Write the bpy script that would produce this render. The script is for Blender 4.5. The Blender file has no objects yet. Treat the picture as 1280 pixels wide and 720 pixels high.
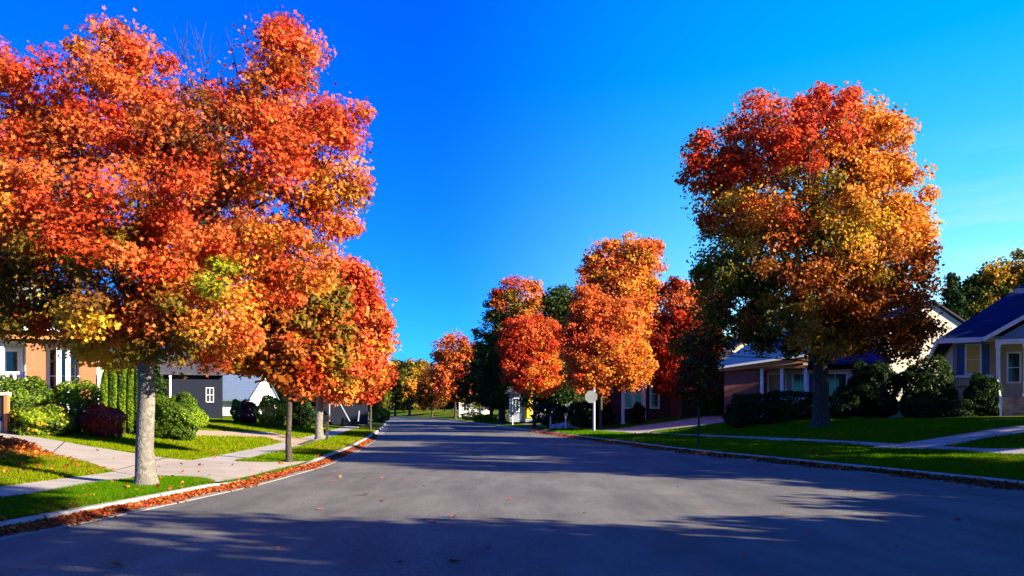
import bpy, math, random
import numpy as np
R = math.radians
rng = np.random.default_rng(7)
random.seed(7)
scene = bpy.context.scene
col = scene.collection
CAMH = 1.7

# ------------------------------------------------------------------ helpers
def link(o, parent=None):
    col.objects.link(o)
    if parent: o.parent = parent
    return o

def tag(o, label=None, cat=None, group=None, kind=None):
    if label: o['label'] = label
    if cat: o['category'] = cat
    if group: o['group'] = group
    if kind: o['kind'] = kind
    return o

def empty(name, loc, label, cat, group=None, rz=0):
    o = bpy.data.objects.new(name, None)
    o.empty_display_size = .3
    o.location = loc
    o.rotation_euler = (0, 0, rz)
    link(o)
    return tag(o, label, cat, group)

class MB:
    def __init__(s): s.v = []; s.f = []
    def add(s, vs, fs):
        b = len(s.v); s.v += [tuple(v) for v in vs]; s.f += [[b+i for i in f] for f in fs]; return s
    def box(s, x0, x1, y0, y1, z0, z1):
        return s.add([(x0,y0,z0),(x1,y0,z0),(x1,y1,z0),(x0,y1,z0),(x0,y0,z1),(x1,y0,z1),(x1,y1,z1),(x0,y1,z1)],
                     [(0,3,2,1),(4,5,6,7),(0,1,5,4),(1,2,6,5),(2,3,7,6),(3,0,4,7)])
    def bar(s, a, b, w, h=None):
        h = h or w
        a = np.array(a, float); b = np.array(b, float); d = b-a; d /= np.linalg.norm(d)
        up = np.array([0,0,1.]) if abs(d[2]) < .95 else np.array([0,1.,0])
        u = np.cross(d, up); u /= np.linalg.norm(u); w2 = np.cross(u, d)
        vs = []
        for p in (a, b):
            for i, j in ((-1,-1),(1,-1),(1,1),(-1,1)): vs.append(p+u*w/2*i+w2*h/2*j)
        return s.add(vs, [(3,2,1,0),(4,5,6,7),(0,1,5,4),(1,2,6,5),(2,3,7,6),(3,0,4,7)])
    def tube(s, pts, rad, n=8, jit=0, cap=True):
        pts = [np.array(p, float) for p in pts]; b = len(s.v); m = len(pts)
        u = None
        for i, p in enumerate(pts):
            t = pts[min(i+1, m-1)] - pts[max(i-1, 0)]; t = t/(np.linalg.norm(t)+1e-9)
            if u is None:
                a = np.array([1.,0,0]) if abs(t[0]) < .8 else np.array([0,1.,0])
            else: a = u
            u = a - t*np.dot(a, t); u /= np.linalg.norm(u); w = np.cross(t, u)
            for k in range(n):
                an = 2*math.pi*k/n; r = rad[i]*(1+jit*random.uniform(-1, 1))
                s.v.append(tuple(p+(u*math.cos(an)+w*math.sin(an))*r))
        for i in range(m-1):
            for k in range(n):
                k2 = (k+1) % n
                s.f.append([b+i*n+k, b+i*n+k2, b+(i+1)*n+k2, b+(i+1)*n+k])
        if cap:
            s.f.append([b+k for k in range(n)][::-1]); s.f.append([b+(m-1)*n+k for k in range(n)])
        return s
    def build(s, name, m, parent=None, smooth=False, bevel=0):
        me = bpy.data.meshes.new(name); me.from_pydata(s.v, [], s.f); me.update()
        if m: me.materials.append(m)
        if smooth:
            me.polygons.foreach_set('use_smooth', [True]*len(me.polygons))
        o = bpy.data.objects.new(name, me); link(o, None)
        if parent:
            o.parent = parent
            # coordinates were given in world space
            me.transform(__import__('mathutils').Matrix.Rotation(-parent.rotation_euler.z, 4, 'Z') @ __import__('mathutils').Matrix.Translation(-parent.location))
        if bevel:
            b = o.modifiers.new('bevel', 'BEVEL'); b.width = bevel; b.segments = 2
        return o

def child_of(o, part):
    """make o (built under the same root) a sub-part of part"""
    o.parent = part
    return o

# ------------------------------------------------------------------ materials
def nodes(name):
    m = bpy.data.materials.new(name); m.use_nodes = True
    nt = m.node_tree; p = nt.nodes['Principled BSDF']; p.inputs['Specular IOR Level'].default_value = .25
    return m, nt, p
def N(nt, t, **k):
    n = nt.nodes.new(t)
    for a, b in k.items():
        if hasattr(n, a): setattr(n, a, b)
        else: n.inputs[a.replace('_', ' ')].default_value = b
    return n
def ramp(nt, fac, stops):
    r = nt.nodes.new('ShaderNodeValToRGB'); e = r.color_ramp.elements
    while len(e) < len(stops): e.new(.5)
    for i, (p, c) in enumerate(stops): e[i].position = p; e[i].color = (*c, 1)
    nt.links.new(fac, r.inputs[0]); return r
def noise_mat(name, c1, c2, scale=5, rough=.85, bump=.2, bscale=40, detail=6, bdist=.02, spec=.25, c3=None, s3=.4):
    m, nt, p = nodes(name); L = nt.links.new
    tc = nt.nodes.new('ShaderNodeTexCoord')
    n = N(nt, 'ShaderNodeTexNoise', Scale=scale, Detail=detail); L(tc.outputs['Object'], n.inputs['Vector'])
    r = ramp(nt, n.outputs['Fac'], [(.32, c1), (.68, c2)])
    out = r.outputs[0]
    if c3:
        n3 = N(nt, 'ShaderNodeTexNoise', Scale=s3, Detail=5); L(tc.outputs['Object'], n3.inputs['Vector'])
        r3 = ramp(nt, n3.outputs['Fac'], [(.45, (0,0,0)), (.65, (1,1,1))])
        mx = N(nt, 'ShaderNodeMixRGB'); L(r3.outputs[0], mx.inputs[0]); L(out, mx.inputs[1]); mx.inputs[2].default_value = (*c3, 1)
        out = mx.outputs[0]
    L(out, p.inputs['Base Color'])
    p.inputs['Roughness'].default_value = rough; p.inputs['Specular IOR Level'].default_value = spec
    b = N(nt, 'ShaderNodeTexNoise', Scale=bscale, Detail=4); L(tc.outputs['Object'], b.inputs['Vector'])
    bm = N(nt, 'ShaderNodeBump', Strength=bump, Distance=bdist); L(b.outputs['Fac'], bm.inputs['Height']); L(bm.outputs[0], p.inputs['Normal'])
    return m
def leaf_mat(name, trans=.38, gloss=.012):
    m, nt, p = nodes(name); L = nt.links.new
    nt.nodes.remove(p)
    a = N(nt, 'ShaderNodeAttribute', attribute_name='tint')
    d = nt.nodes.new('ShaderNodeBsdfDiffuse'); t = nt.nodes.new('ShaderNodeBsdfTranslucent'); g = N(nt, 'ShaderNodeBsdfGlossy', Roughness=.5)
    g.inputs['Color'].default_value = (.5,.5,.5,1)
    L(a.outputs['Color'], d.inputs[0]); L(a.outputs['Color'], t.inputs[0])
    mx = N(nt, 'ShaderNodeMixShader'); mx.inputs[0].default_value = trans; L(d.outputs[0], mx.inputs[1]); L(t.outputs[0], mx.inputs[2])
    m2 = N(nt, 'ShaderNodeMixShader'); m2.inputs[0].default_value = gloss; L(mx.outputs[0], m2.inputs[1]); L(g.outputs[0], m2.inputs[2])
    L(m2.outputs[0], nt.nodes['Material Output'].inputs[0])
    return m
def brick_mat(name, c1, c2, mortar, sx=1.0):
    m, nt, p = nodes(name); L = nt.links.new
    tc = nt.nodes.new('ShaderNodeTexCoord'); sx_ = nt.nodes.new('ShaderNodeSeparateXYZ'); mp = nt.nodes.new('ShaderNodeCombineXYZ'); ad = N(nt, 'ShaderNodeMath', operation='ADD')
    L(tc.outputs['Object'], sx_.inputs[0]); L(sx_.outputs[0], ad.inputs[0]); L(sx_.outputs[1], ad.inputs[1]); L(ad.outputs[0], mp.inputs[0]); L(sx_.outputs[2], mp.inputs[1])
    b = N(nt, 'ShaderNodeTexBrick', Scale=4.5/sx); b.inputs['Color1'].default_value = (*c1, 1); b.inputs['Color2'].default_value = (*c2, 1); b.inputs['Mortar'].default_value = (*mortar, 1)
    b.inputs['Mortar Size'].default_value = .02; L(mp.outputs[0], b.inputs['Vector']); L(b.outputs[0], p.inputs['Base Color'])
    p.inputs['Roughness'].default_value = .9
    return m
def siding_mat(name, c, step=.18):
    m, nt, p = nodes(name); L = nt.links.new
    tc = nt.nodes.new('ShaderNodeTexCoord'); s = nt.nodes.new('ShaderNodeSeparateXYZ'); L(tc.outputs['Object'], s.inputs[0])
    q = N(nt, 'ShaderNodeMath', operation='DIVIDE'); q.inputs[1].default_value = step; L(s.outputs[2], q.inputs[0])
    f = N(nt, 'ShaderNodeMath', operation='FRACT'); L(q.outputs[0], f.inputs[0])
    n = N(nt, 'ShaderNodeTexNoise', Scale=1.5, Detail=5); L(tc.outputs['Object'], n.inputs['Vector'])
    r = ramp(nt, n.outputs['Fac'], [(.3, tuple(x*.88 for x in c)), (.7, c)]); L(r.outputs[0], p.inputs['Base Color'])
    bm = N(nt, 'ShaderNodeBump', Strength=.8, Distance=.03); L(f.outputs[0], bm.inputs['Height']); L(bm.outputs[0], p.inputs['Normal'])
    p.inputs['Roughness'].default_value = .6
    return m

def asphalt():
    m, nt, p = nodes('asphalt'); L = nt.links.new
    tc = nt.nodes.new('ShaderNodeTexCoord')
    n1 = N(nt, 'ShaderNodeTexNoise', Scale=.35, Detail=7, Roughness=.6); L(tc.outputs['Object'], n1.inputs['Vector'])
    n2 = N(nt, 'ShaderNodeTexNoise', Scale=60, Detail=3); L(tc.outputs['Object'], n2.inputs['Vector'])
    v = N(nt, 'ShaderNodeTexVoronoi', Scale=110); L(tc.outputs['Object'], v.inputs['Vector'])
    r1 = ramp(nt, n1.outputs['Fac'], [(.3, (.105,.103,.096)), (.7, (.17,.163,.15))])
    r2 = ramp(nt, n2.outputs['Fac'], [(.3, (.4,.4,.4)), (.72, (1.5,1.5,1.5))])
    mx = N(nt, 'ShaderNodeMixRGB', blend_type='MULTIPLY'); mx.inputs[0].default_value = 1; L(r1.outputs[0], mx.inputs[1]); L(r2.outputs[0], mx.inputs[2])
    # pale aggregate specks
    r3 = ramp(nt, v.outputs['Distance'], [(.10, (1,1,1)), (.17, (0,0,0))])
    sp = N(nt, 'ShaderNodeMath', operation='MULTIPLY'); L(r3.outputs[0], sp.inputs[0]); sp.inputs[1].default_value = .8
    m2 = N(nt, 'ShaderNodeMixRGB'); L(sp.outputs[0], m2.inputs[0]); L(mx.outputs[0], m2.inputs[1]); m2.inputs[2].default_value = (.3,.29,.27,1)
    # broad worn patches
    nz = N(nt, 'ShaderNodeTexNoise', Scale=1.1, Detail=9, Roughness=.7); mpz = nt.nodes.new('ShaderNodeMapping'); mpz.inputs['Scale'].default_value = (1,.22,1); L(tc.outputs['Object'], mpz.inputs[0]); L(mpz.outputs[0], nz.inputs['Vector'])
    rc = ramp(nt, nz.outputs['Fac'], [(.38, (.72,.72,.73)), (.6, (1.1,1.09,1.07))])
    m3 = N(nt, 'ShaderNodeMixRGB', blend_type='MULTIPLY'); m3.inputs[0].default_value = 1; L(m2.outputs[0], m3.inputs[1]); L(rc.outputs[0], m3.inputs[2])
    L(m3.outputs[0], p.inputs['Base Color']); p.inputs['Roughness'].default_value = .85; p.inputs['Specular IOR Level'].default_value = .2
    b = N(nt, 'ShaderNodeBump', Strength=.7, Distance=.012); L(n2.outputs['Fac'], b.inputs['Height']); L(b.outputs[0], p.inputs['Normal'])
    return m

def joint_concrete(name, c1, c2, step):
    m, nt, p = nodes(name); L = nt.links.new
    tc = nt.nodes.new('ShaderNodeTexCoord'); uv = N(nt, 'ShaderNodeUVMap', uv_map='along'); s = nt.nodes.new('ShaderNodeSeparateXYZ'); L(uv.outputs[0], s.inputs[0])
    n = N(nt, 'ShaderNodeTexNoise', Scale=1.4, Detail=8, Roughness=.65); L(tc.outputs['Object'], n.inputs['Vector'])
    r = ramp(nt, n.outputs['Fac'], [(.3, c1), (.7, c2)])
    q = N(nt, 'ShaderNodeMath', operation='DIVIDE'); q.inputs[1].default_value = step; L(s.outputs[0], q.inputs[0])
    f = N(nt, 'ShaderNodeMath', operation='FRACT'); L(q.outputs[0], f.inputs[0])
    lt = N(nt, 'ShaderNodeMath', operation='LESS_THAN'); lt.inputs[1].default_value = .018; L(f.outputs[0], lt.inputs[0])
    mx = N(nt, 'ShaderNodeMixRGB'); L(lt.outputs[0], mx.inputs[0]); L(r.outputs[0], mx.inputs[1]); mx.inputs[2].default_value = (.07,.06,.05,1)
    L(mx.outputs[0], p.inputs['Base Color']); p.inputs['Roughness'].default_value = .85
    b = N(nt, 'ShaderNodeTexNoise', Scale=90, Detail=3); L(tc.outputs['Object'], b.inputs['Vector'])
    bm = N(nt, 'ShaderNodeBump', Strength=.3, Distance=.01); L(b.outputs['Fac'], bm.inputs['Height']); L(bm.outputs[0], p.inputs['Normal'])
    return m

def plain(name, c, rough=.5, spec=.3, metal=0):
    m, nt, p = nodes(name); L = nt.links.new
    tc = nt.nodes.new('ShaderNodeTexCoord'); n = N(nt, 'ShaderNodeTexNoise', Scale=3, Detail=6); L(tc.outputs['Object'], n.inputs['Vector'])
    r = ramp(nt, n.outputs['Fac'], [(.25, tuple(x*.82 for x in c)), (.65, c)]); L(r.outputs[0], p.inputs['Base Color'])
    p.inputs['Roughness'].default_value = rough; p.inputs['Specular IOR Level'].default_value = spec; p.inputs['Metallic'].default_value = metal
    return m

M = dict(
 asphalt=asphalt(),
 walk=joint_concrete('pavement_concrete', (.29,.26,.23), (.40,.36,.32), 1.5),
 drive=joint_concrete('driveway_concrete', (.28,.24,.2), (.37,.32,.27), 3.6),
 curb=joint_concrete('curb_concrete', (.27,.25,.22), (.42,.39,.34), 3.0),
 gutter=joint_concrete('gutter_concrete', (.17,.16,.15), (.26,.25,.23), 3.0),
 tan=joint_concrete('tan_path', (.34,.23,.14), (.45,.33,.2), 50.),
 lawn=noise_mat('lawn', (.03,.08,.002), (.08,.15,.003), scale=9, bump=.8, bscale=120, bdist=.05, c3=(.14,.13,.006), s3=.25, spec=.05, rough=1),
 grass=leaf_mat('grass_blade', .3, 0), leaf=leaf_mat('leaf'),
 bark_pale=noise_mat('bark_pale', (.085,.078,.066), (.23,.21,.175), scale=14, bump=.8, bscale=30, bdist=.03, c3=(.13,.115,.1), s3=3),
 bark_dark=noise_mat('bark_dark', (.02,.016,.012), (.075,.058,.045), scale=14, bump=.9, bscale=25, bdist=.03),
 mulch=noise_mat('mulch', (.03,.018,.01), (.09,.05,.03), scale=20, bump=1, bscale=60, bdist=.04),
 roof_navy=noise_mat('roof_shingle_navy', (.009,.02,.07), (.018,.034,.105), scale=8, bump=.5, bscale=20, spec=.04, rough=1),
 roof_royal=noise_mat('roof_shingle_royal', (.003,.022,.11), (.006,.036,.16), scale=8, bump=.5, bscale=20, spec=.04, rough=1),
 roof_dark=noise_mat('roof_shingle_dark', (.035,.035,.045), (.07,.07,.085), scale=8, bump=.5, bscale=20, spec=.04, rough=1),
 roof_blue=noise_mat('roof_shingle_slate', (.09,.13,.2), (.14,.19,.28), scale=8, bump=.5, bscale=20, spec=.04, rough=1),
 roof_green=noise_mat('roof_shingle_green', (.2,.26,.2), (.32,.38,.3), scale=8, bump=.5, bscale=20, spec=.04, rough=1),
 brick=brick_mat('brick_orange', (.3,.095,.035), (.38,.13,.055), (.28,.18,.12)),
 brick_red=brick_mat('brick_red', (.28,.06,.04), (.2,.045,.03), (.2,.15,.12)),
 brick_dark=brick_mat('brick_maroon', (.11,.025,.025), (.07,.02,.02), (.08,.06,.05)),
 cream=siding_mat('siding_cream', (.62,.55,.42)), beige=siding_mat('siding_beige', (.5,.4,.27)),
 white_side=siding_mat('siding_white', (.8,.79,.76)), navy_side=siding_mat('siding_navy', (.005,.008,.02)),
 blue_side=siding_mat('siding_blue', (.12,.22,.45)), grey_side=siding_mat('siding_grey', (.32,.36,.42)),
 white=plain('white_paint', (.8,.8,.78)), shutter=plain('shutter_blue', (.04,.09,.25)), wood=plain('cedar_wood', (.5,.2,.06)),
 glass=plain('window_glass', (.025,.03,.04), .06, .8), dark=plain('dark_paint', (.02,.02,.025)),
 curtain=plain('yellow_curtain', (.75,.45,.1), .8), pinkcurtain=plain('pink_curtain', (.55,.33,.25), .8),
 metal=plain('galvanised_steel', (.36,.37,.38), .5, .5, .3), signwhite=plain('sign_back', (.2,.21,.21), .45, .4), post_or=plain('orange_post', (.6,.17,.06)),
 yellow=plain('yellow_paint', (.8,.5,.03)), black=plain('black_metal', (.015,.015,.018), .4), red=plain('red_paint', (.35,.02,.02)),
)

# ------------------------------------------------------------------ road layout + terrain
LP = [(-60,-12),(-20,-10.5),(0,-8.3),(7,-7.45),(11,-7.0),(13.5,-6.6),(17.9,-6.1),(24.3,-6.0),(34,-6.8),(47,-8.3),(74,-11.9),(106,-16.5),(150,-29),(175,-42),(200,-60),(260,-115),(700,-520)]
RP = [(-60,18),(-20,16.5),(0,15),(8,13.6),(17.3,11.1),(25,8.95),(31.5,7.0),(44.7,4.5),(58.6,2.2),(81,-1.7),(106,-6),(150,-14.5),(175,-25),(200,-42),(260,-97),(700,-500)]
_yy = np.arange(-80, 720, .5)
def _sm(P):
    a = np.interp(_yy, [p[0] for p in P], [p[1] for p in P])
    k = np.hanning(15); k /= k.sum()
    return np.convolve(np.pad(a, 7, mode='edge'), k, 'valid')
_xl, _xr = _sm(LP), _sm(RP)
def xL(y): return np.interp(y, _yy, _xl)
def xR(y): return np.interp(y, _yy, _xr)
PLd = [0,.16,2,3.2,5,8,11,16,40,120,600]; PLh = [.14,.14,.2,.24,.4,.7,.93,1.12,1.5,2.2,4]
PRd = [0,.16,2,4.6,7,9.5,12,16,40,120,600]; PRh = [.14,.14,.2,.31,.66,1.0,1.2,1.33,1.7,2.4,4]
def mouthL(y): return np.clip(1-np.abs((y-21.0)/4.2)**4, 0, 1)
def gz(x, y):
    x = np.asarray(x, float); y = np.asarray(y, float)
    dl = xL(y)-x; dr = x-xR(y)
    und = .03*np.sin(x*.35+1.3)*np.sin(y*.27)
    k = np.clip((np.maximum(dl, dr)-3)/4, 0, 1)
    zl = np.interp(dl, PLd, PLh) - .105*mouthL(y)*np.exp(-np.maximum(dl, 0)/1.1)
    zr = np.interp(dr, PRd, PRh)
    return np.where(dl > 0, zl, np.where(dr > 0, zr, 0.)) + und*k
def gzf(x, y): return float(gz(x, y))
def G(px, py):
    """ground point seen at a photo pixel"""
    ys = np.arange(4, 260, .05)
    x = (px-640)/1000*ys; z = CAMH-(py-512)/1000*ys
    i = np.argmax(z <= gz(x, ys))
    return float(x[i]), float(ys[i])
def X(px, Y): return (px-640)/1000*Y
def Z(py, Y): return CAMH-(py-512)/1000*Y

def grid_obj(name, P, mat, uv=None, kind='structure', smooth=True):
    """P: (n,m,3) array"""
    n, m, _ = P.shape
    idx = np.arange(n*m).reshape(n, m)
    q = np.stack([idx[:-1,:-1], idx[1:,:-1], idx[1:,1:], idx[:-1,1:]], -1).reshape(-1, 4)
    me = bpy.data.meshes.new(name); me.from_pydata(P.reshape(-1,3).tolist(), [], q.tolist()); me.update()
    # face up
    if me.polygons[0].normal.z < 0: me.flip_normals()
    me.materials.append(mat)
    if smooth: me.polygons.foreach_set('use_smooth', [True]*len(me.polygons))
    if uv is not None:
        l = me.uv_layers.new(name='along'); vi = np.zeros(len(me.loops), int); me.loops.foreach_get('vertex_index', vi)
        l.data.foreach_set('uv', uv.reshape(-1,2)[vi].astype(np.float32).ravel())
    o = bpy.data.objects.new(name, me); link(o)
    if kind: o['kind'] = kind
    return o

ysteps = np.concatenate([np.arange(-60, 5, 2.), np.arange(5, 30, .35), np.arange(30, 70, .8), np.arange(70, 200, 3), np.arange(200, 701, 25)])
# asphalt
t = np.linspace(0, 1, 25)
Yg, Tg = np.meshgrid(ysteps, t, indexing='ij')
Xg = (xL(Yg)+.02)*(1-Tg) + (xR(Yg)-.02)*Tg
Zg = .05*(1-(2*Tg-1)**2) - .0
grid_obj('road', np.stack([Xg, Yg, Zg], -1), M['asphalt'])
# lawns (ground sheets left and right)
dd = np.concatenate([[.15,.3], np.arange(.6, 18, .35), [19,21,24,28,34,40,60,90,130,200,320,600]])
for nm, f, s in (('left_lawn', xL, -1), ('right_lawn', xR, 1)):
    Yg, Dg = np.meshgrid(ysteps, dd, indexing='ij')
    Xg = f(Yg)+s*Dg
    grid_obj('ground', np.stack([Xg, Yg, gz(Xg, Yg)-.004], -1), M['lawn'])
# curbs + gutters
for f, s in ((xL, -1), (xR, 1)):
    ys = np.concatenate([np.arange(-60, 5, 2.), np.arange(5, 70, .35), np.arange(70, 300, 4)])
    top = gz(f(ys)+s*.2, ys)
    prof = [(0,-.02),(0.0,-.02),(.012,-1.),(.03,-2.),(.165,-2.),(.17,-3.)]
    P = []
    for d, c in prof:
        z = {-.02: np.full_like(ys, .0), -1.: top-.02, -2.: top+.003, -3.: top-.1}[c]
        P.append(np.stack([f(ys)+s*d, ys, z], -1))
    P = np.stack(P, 1)
    cum = np.concatenate([[0], np.cumsum(np.hypot(np.diff(f(ys)), np.diff(ys)))])
    uv = np.stack([np.repeat(cum[:,None], P.shape[1], 1), np.zeros(P.shape[:2])], -1)
    grid_obj('curb', P, M['curb'], uv, smooth=False)
    P = np.stack([np.stack([f(ys)+s*d, ys, np.full_like(ys, z)], -1) for d, z in ((.0,.012),(-.45,.021),(-.452,-.01))], 1)
    grid_obj('gutter', P, M['gutter'], uv[:, :3], smooth=False)

def ribbon(name, left, right, mat, lift=.02, n=80, m=6):
    """concrete sheet draped on the ground between two polylines of ground points"""
    def rs(P):
        P = np.array(P, float); d = np.concatenate([[0], np.cumsum(np.linalg.norm(np.diff(P, axis=0), axis=1))])
        q = np.linspace(0, d[-1], n); A = np.stack([np.interp(q, d, P[:,0]), np.interp(q, d, P[:,1])], -1)
        k = np.hanning(7); k /= k.sum()
        B = A.copy()
        for c in (0, 1): B[:,c] = np.convolve(np.pad(A[:,c], 3, mode='reflect', reflect_type='odd'), k, 'valid')
        return B, q
    A, q = rs(left); B, _ = rs(right)
    T = np.linspace(0, 1, m)[None,:,None]
    P2 = A[:,None,:]*(1-T)+B[:,None,:]*T
    Pz = gz(P2[...,0], P2[...,1]) + lift
    P = np.concatenate([P2, Pz[...,None]], -1)
    e0 = P[:, :1].copy(); e0[..., 2] -= .08; e1 = P[:, -1:].copy(); e1[..., 2] -= .08
    P = np.concatenate([e0, P, e1], 1)
    uv = np.stack([np.repeat(q[:,None], m+2, 1), np.zeros((n, m+2))], -1)
    o = grid_obj(name, P, mat, uv, smooth=False)
    return np.concatenate([A, B[::-1]])
POLY = []
yw = np.concatenate([np.arange(-30, 100, 2.)])
POLY.append(ribbon('pavement', [(float(xL(y))-1.95, y) for y in yw], [(float(xL(y))-3.15, y) for y in yw], M['walk'], n=200))
SR = [G(*p) for p in ((1500,584),(1280,570),(1105,559),(917,548.5),(780,540.5),(740,538))]
SR = [(40,-20),(30,2),(24,12)] + [(17.2,20.5)] + SR[1:] + [(2.2+2.4,66),(1,80)]
SRi = [(x+.25, y+1.35) if i > 3 else (x+1.2, y+.9) for i, (x, y) in enumerate(SR)]
POLY.append(ribbon('pavement', SR, SRi, M['walk'], n=160, lift=.022))
# left driveway
mouth = [(float(xL(y))-.16, y) for y in (24.6, 22.9, 21.2, 19.4, 17.2)]
NE = [(float(xL(17.2))-.16, 17.2), (-7.0,18.0), (-8.7,18.1), G(110,579), G(60,568), G(0,553), G(-160,536)]
FE = [(float(xL(24.6))-.16, 24.6), (-7.2,23.3), G(215,575), G(150,565), G(100,557), G(30,545), G(-100,530)]
POLY.append(ribbon('driveway', NE, FE, M['drive'], lift=.028, m=14))
# second (tan) drive of the next house, joins the pavement
POLY.append(ribbon('driveway', [(-8.6,33), G(330,547), G(240,545), G(170,539)], [(-9.2,38), G(340,541), G(250,538.5), G(170,534)], M['tan'], lift=.026))
# right driveway
POLY.append(ribbon('driveway', [G(800,543), G(813,540), G(871,533), G(909,528), G(960,524)], [G(735,538), G(790,534), G(850,526), G(909,519), G(960,516)], M['drive'], lift=.03))
# front walk of the right house
POLY.append(ribbon('path', [G(1085,561), G(1150,552), G(1210,543), G(1290,532)], [G(1150,563), G(1210,553), G(1250,546), G(1330,536)], M['walk'], lift=.034))

def in_poly(px, py, poly):
    c = np.zeros(len(px), bool); n = len(poly); j = n-1
    for i in range(n):
        xi, yi = poly[i]; xj, yj = poly[j]
        if yi != yj:
            c ^= ((yi > py) != (yj > py)) & (px < (xj-xi)*(py-yi)/(yj-yi)+xi)
        j = i
    return c

# ------------------------------------------------------------------ leaf clouds
STAR = []
for k in range(5):
    a = math.pi/2 + (k-2)*R(62); r = (.42, .5, .62, .5, .42)[k]
    if k: am = a - R(31); STAR.append((.22*math.cos(am), .22*math.sin(am)))
    STAR.append((r*math.cos(a), r*math.sin(a)))
STAR.append((.03, -.22)); STAR.append((-.03, -.22))
STAR = np.array(STAR)
TRI3 = np.array([(0,-.5),(.42,-.05),(.16,.5),(-.2,.42),(-.4,.02)])
KITE = np.array([(0,-.5),(.36,.0),(0,.55),(-.36,.05)])

def leaf_mesh(name, pos, nrm, size, colr, shape, mat, parent=None, fold=.25, origin=(0,0,0)):
    n = len(pos); k = len(shape)
    nrm = nrm/(np.linalg.norm(nrm, axis=1, keepdims=True)+1e-9)
    a = rng.normal(size=(n,3)); u = np.cross(nrm, a); u /= np.linalg.norm(u, axis=1, keepdims=True)+1e-9
    w = np.cross(nrm, u)
    sz = np.asarray(size).reshape(-1,1,1)*np.ones((n,1,1))
    V = pos[:,None,:] + sz*(u[:,None,:]*shape[None,:,0:1] + w[:,None,:]*shape[None,:,1:2] + nrm[:,None,:]*(np.abs(shape[None,:,0:1])*fold))
    V = (V - np.array(origin)).reshape(-1,3).astype(np.float32)
    me = bpy.data.meshes.new(name)
    me.vertices.add(n*k); me.vertices.foreach_set('co', V.ravel())
    me.loops.add(n*k); me.loops.foreach_set('vertex_index', np.arange(n*k, dtype=np.int32))
    me.polygons.add(n); me.polygons.foreach_set('loop_start', (np.arange(n)*k).astype(np.int32)); me.polygons.foreach_set('loop_total', np.full(n, k, np.int32))
    at = me.attributes.new('tint', 'FLOAT_COLOR', 'FACE')
    c4 = np.ones((n,4), np.float32); c4[:,:3] = colr; at.data.foreach_set('color', c4.ravel())
    me.materials.append(mat); me.update(calc_edges=True)
    o = bpy.data.objects.new(name, me); link(o, parent)
    return o

C = dict(
 red=(.52,.045,.01), orange=(.62,.15,.034), amber=(.68,.26,.03), yellow=(.62,.38,.03), gold=(.42,.22,.018), olive=(.16,.14,.014), green=(.075,.13,.012),
 dkgreen=(.034,.066,.012), dkred=(.2,.018,.008), rust=(.3,.085,.013), brown=(.13,.06,.014), scarlet=(.63,.085,.026), lime=(.19,.29,.012), forest=(.009,.025,.007), plum=(.34,.05,.05))

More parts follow.
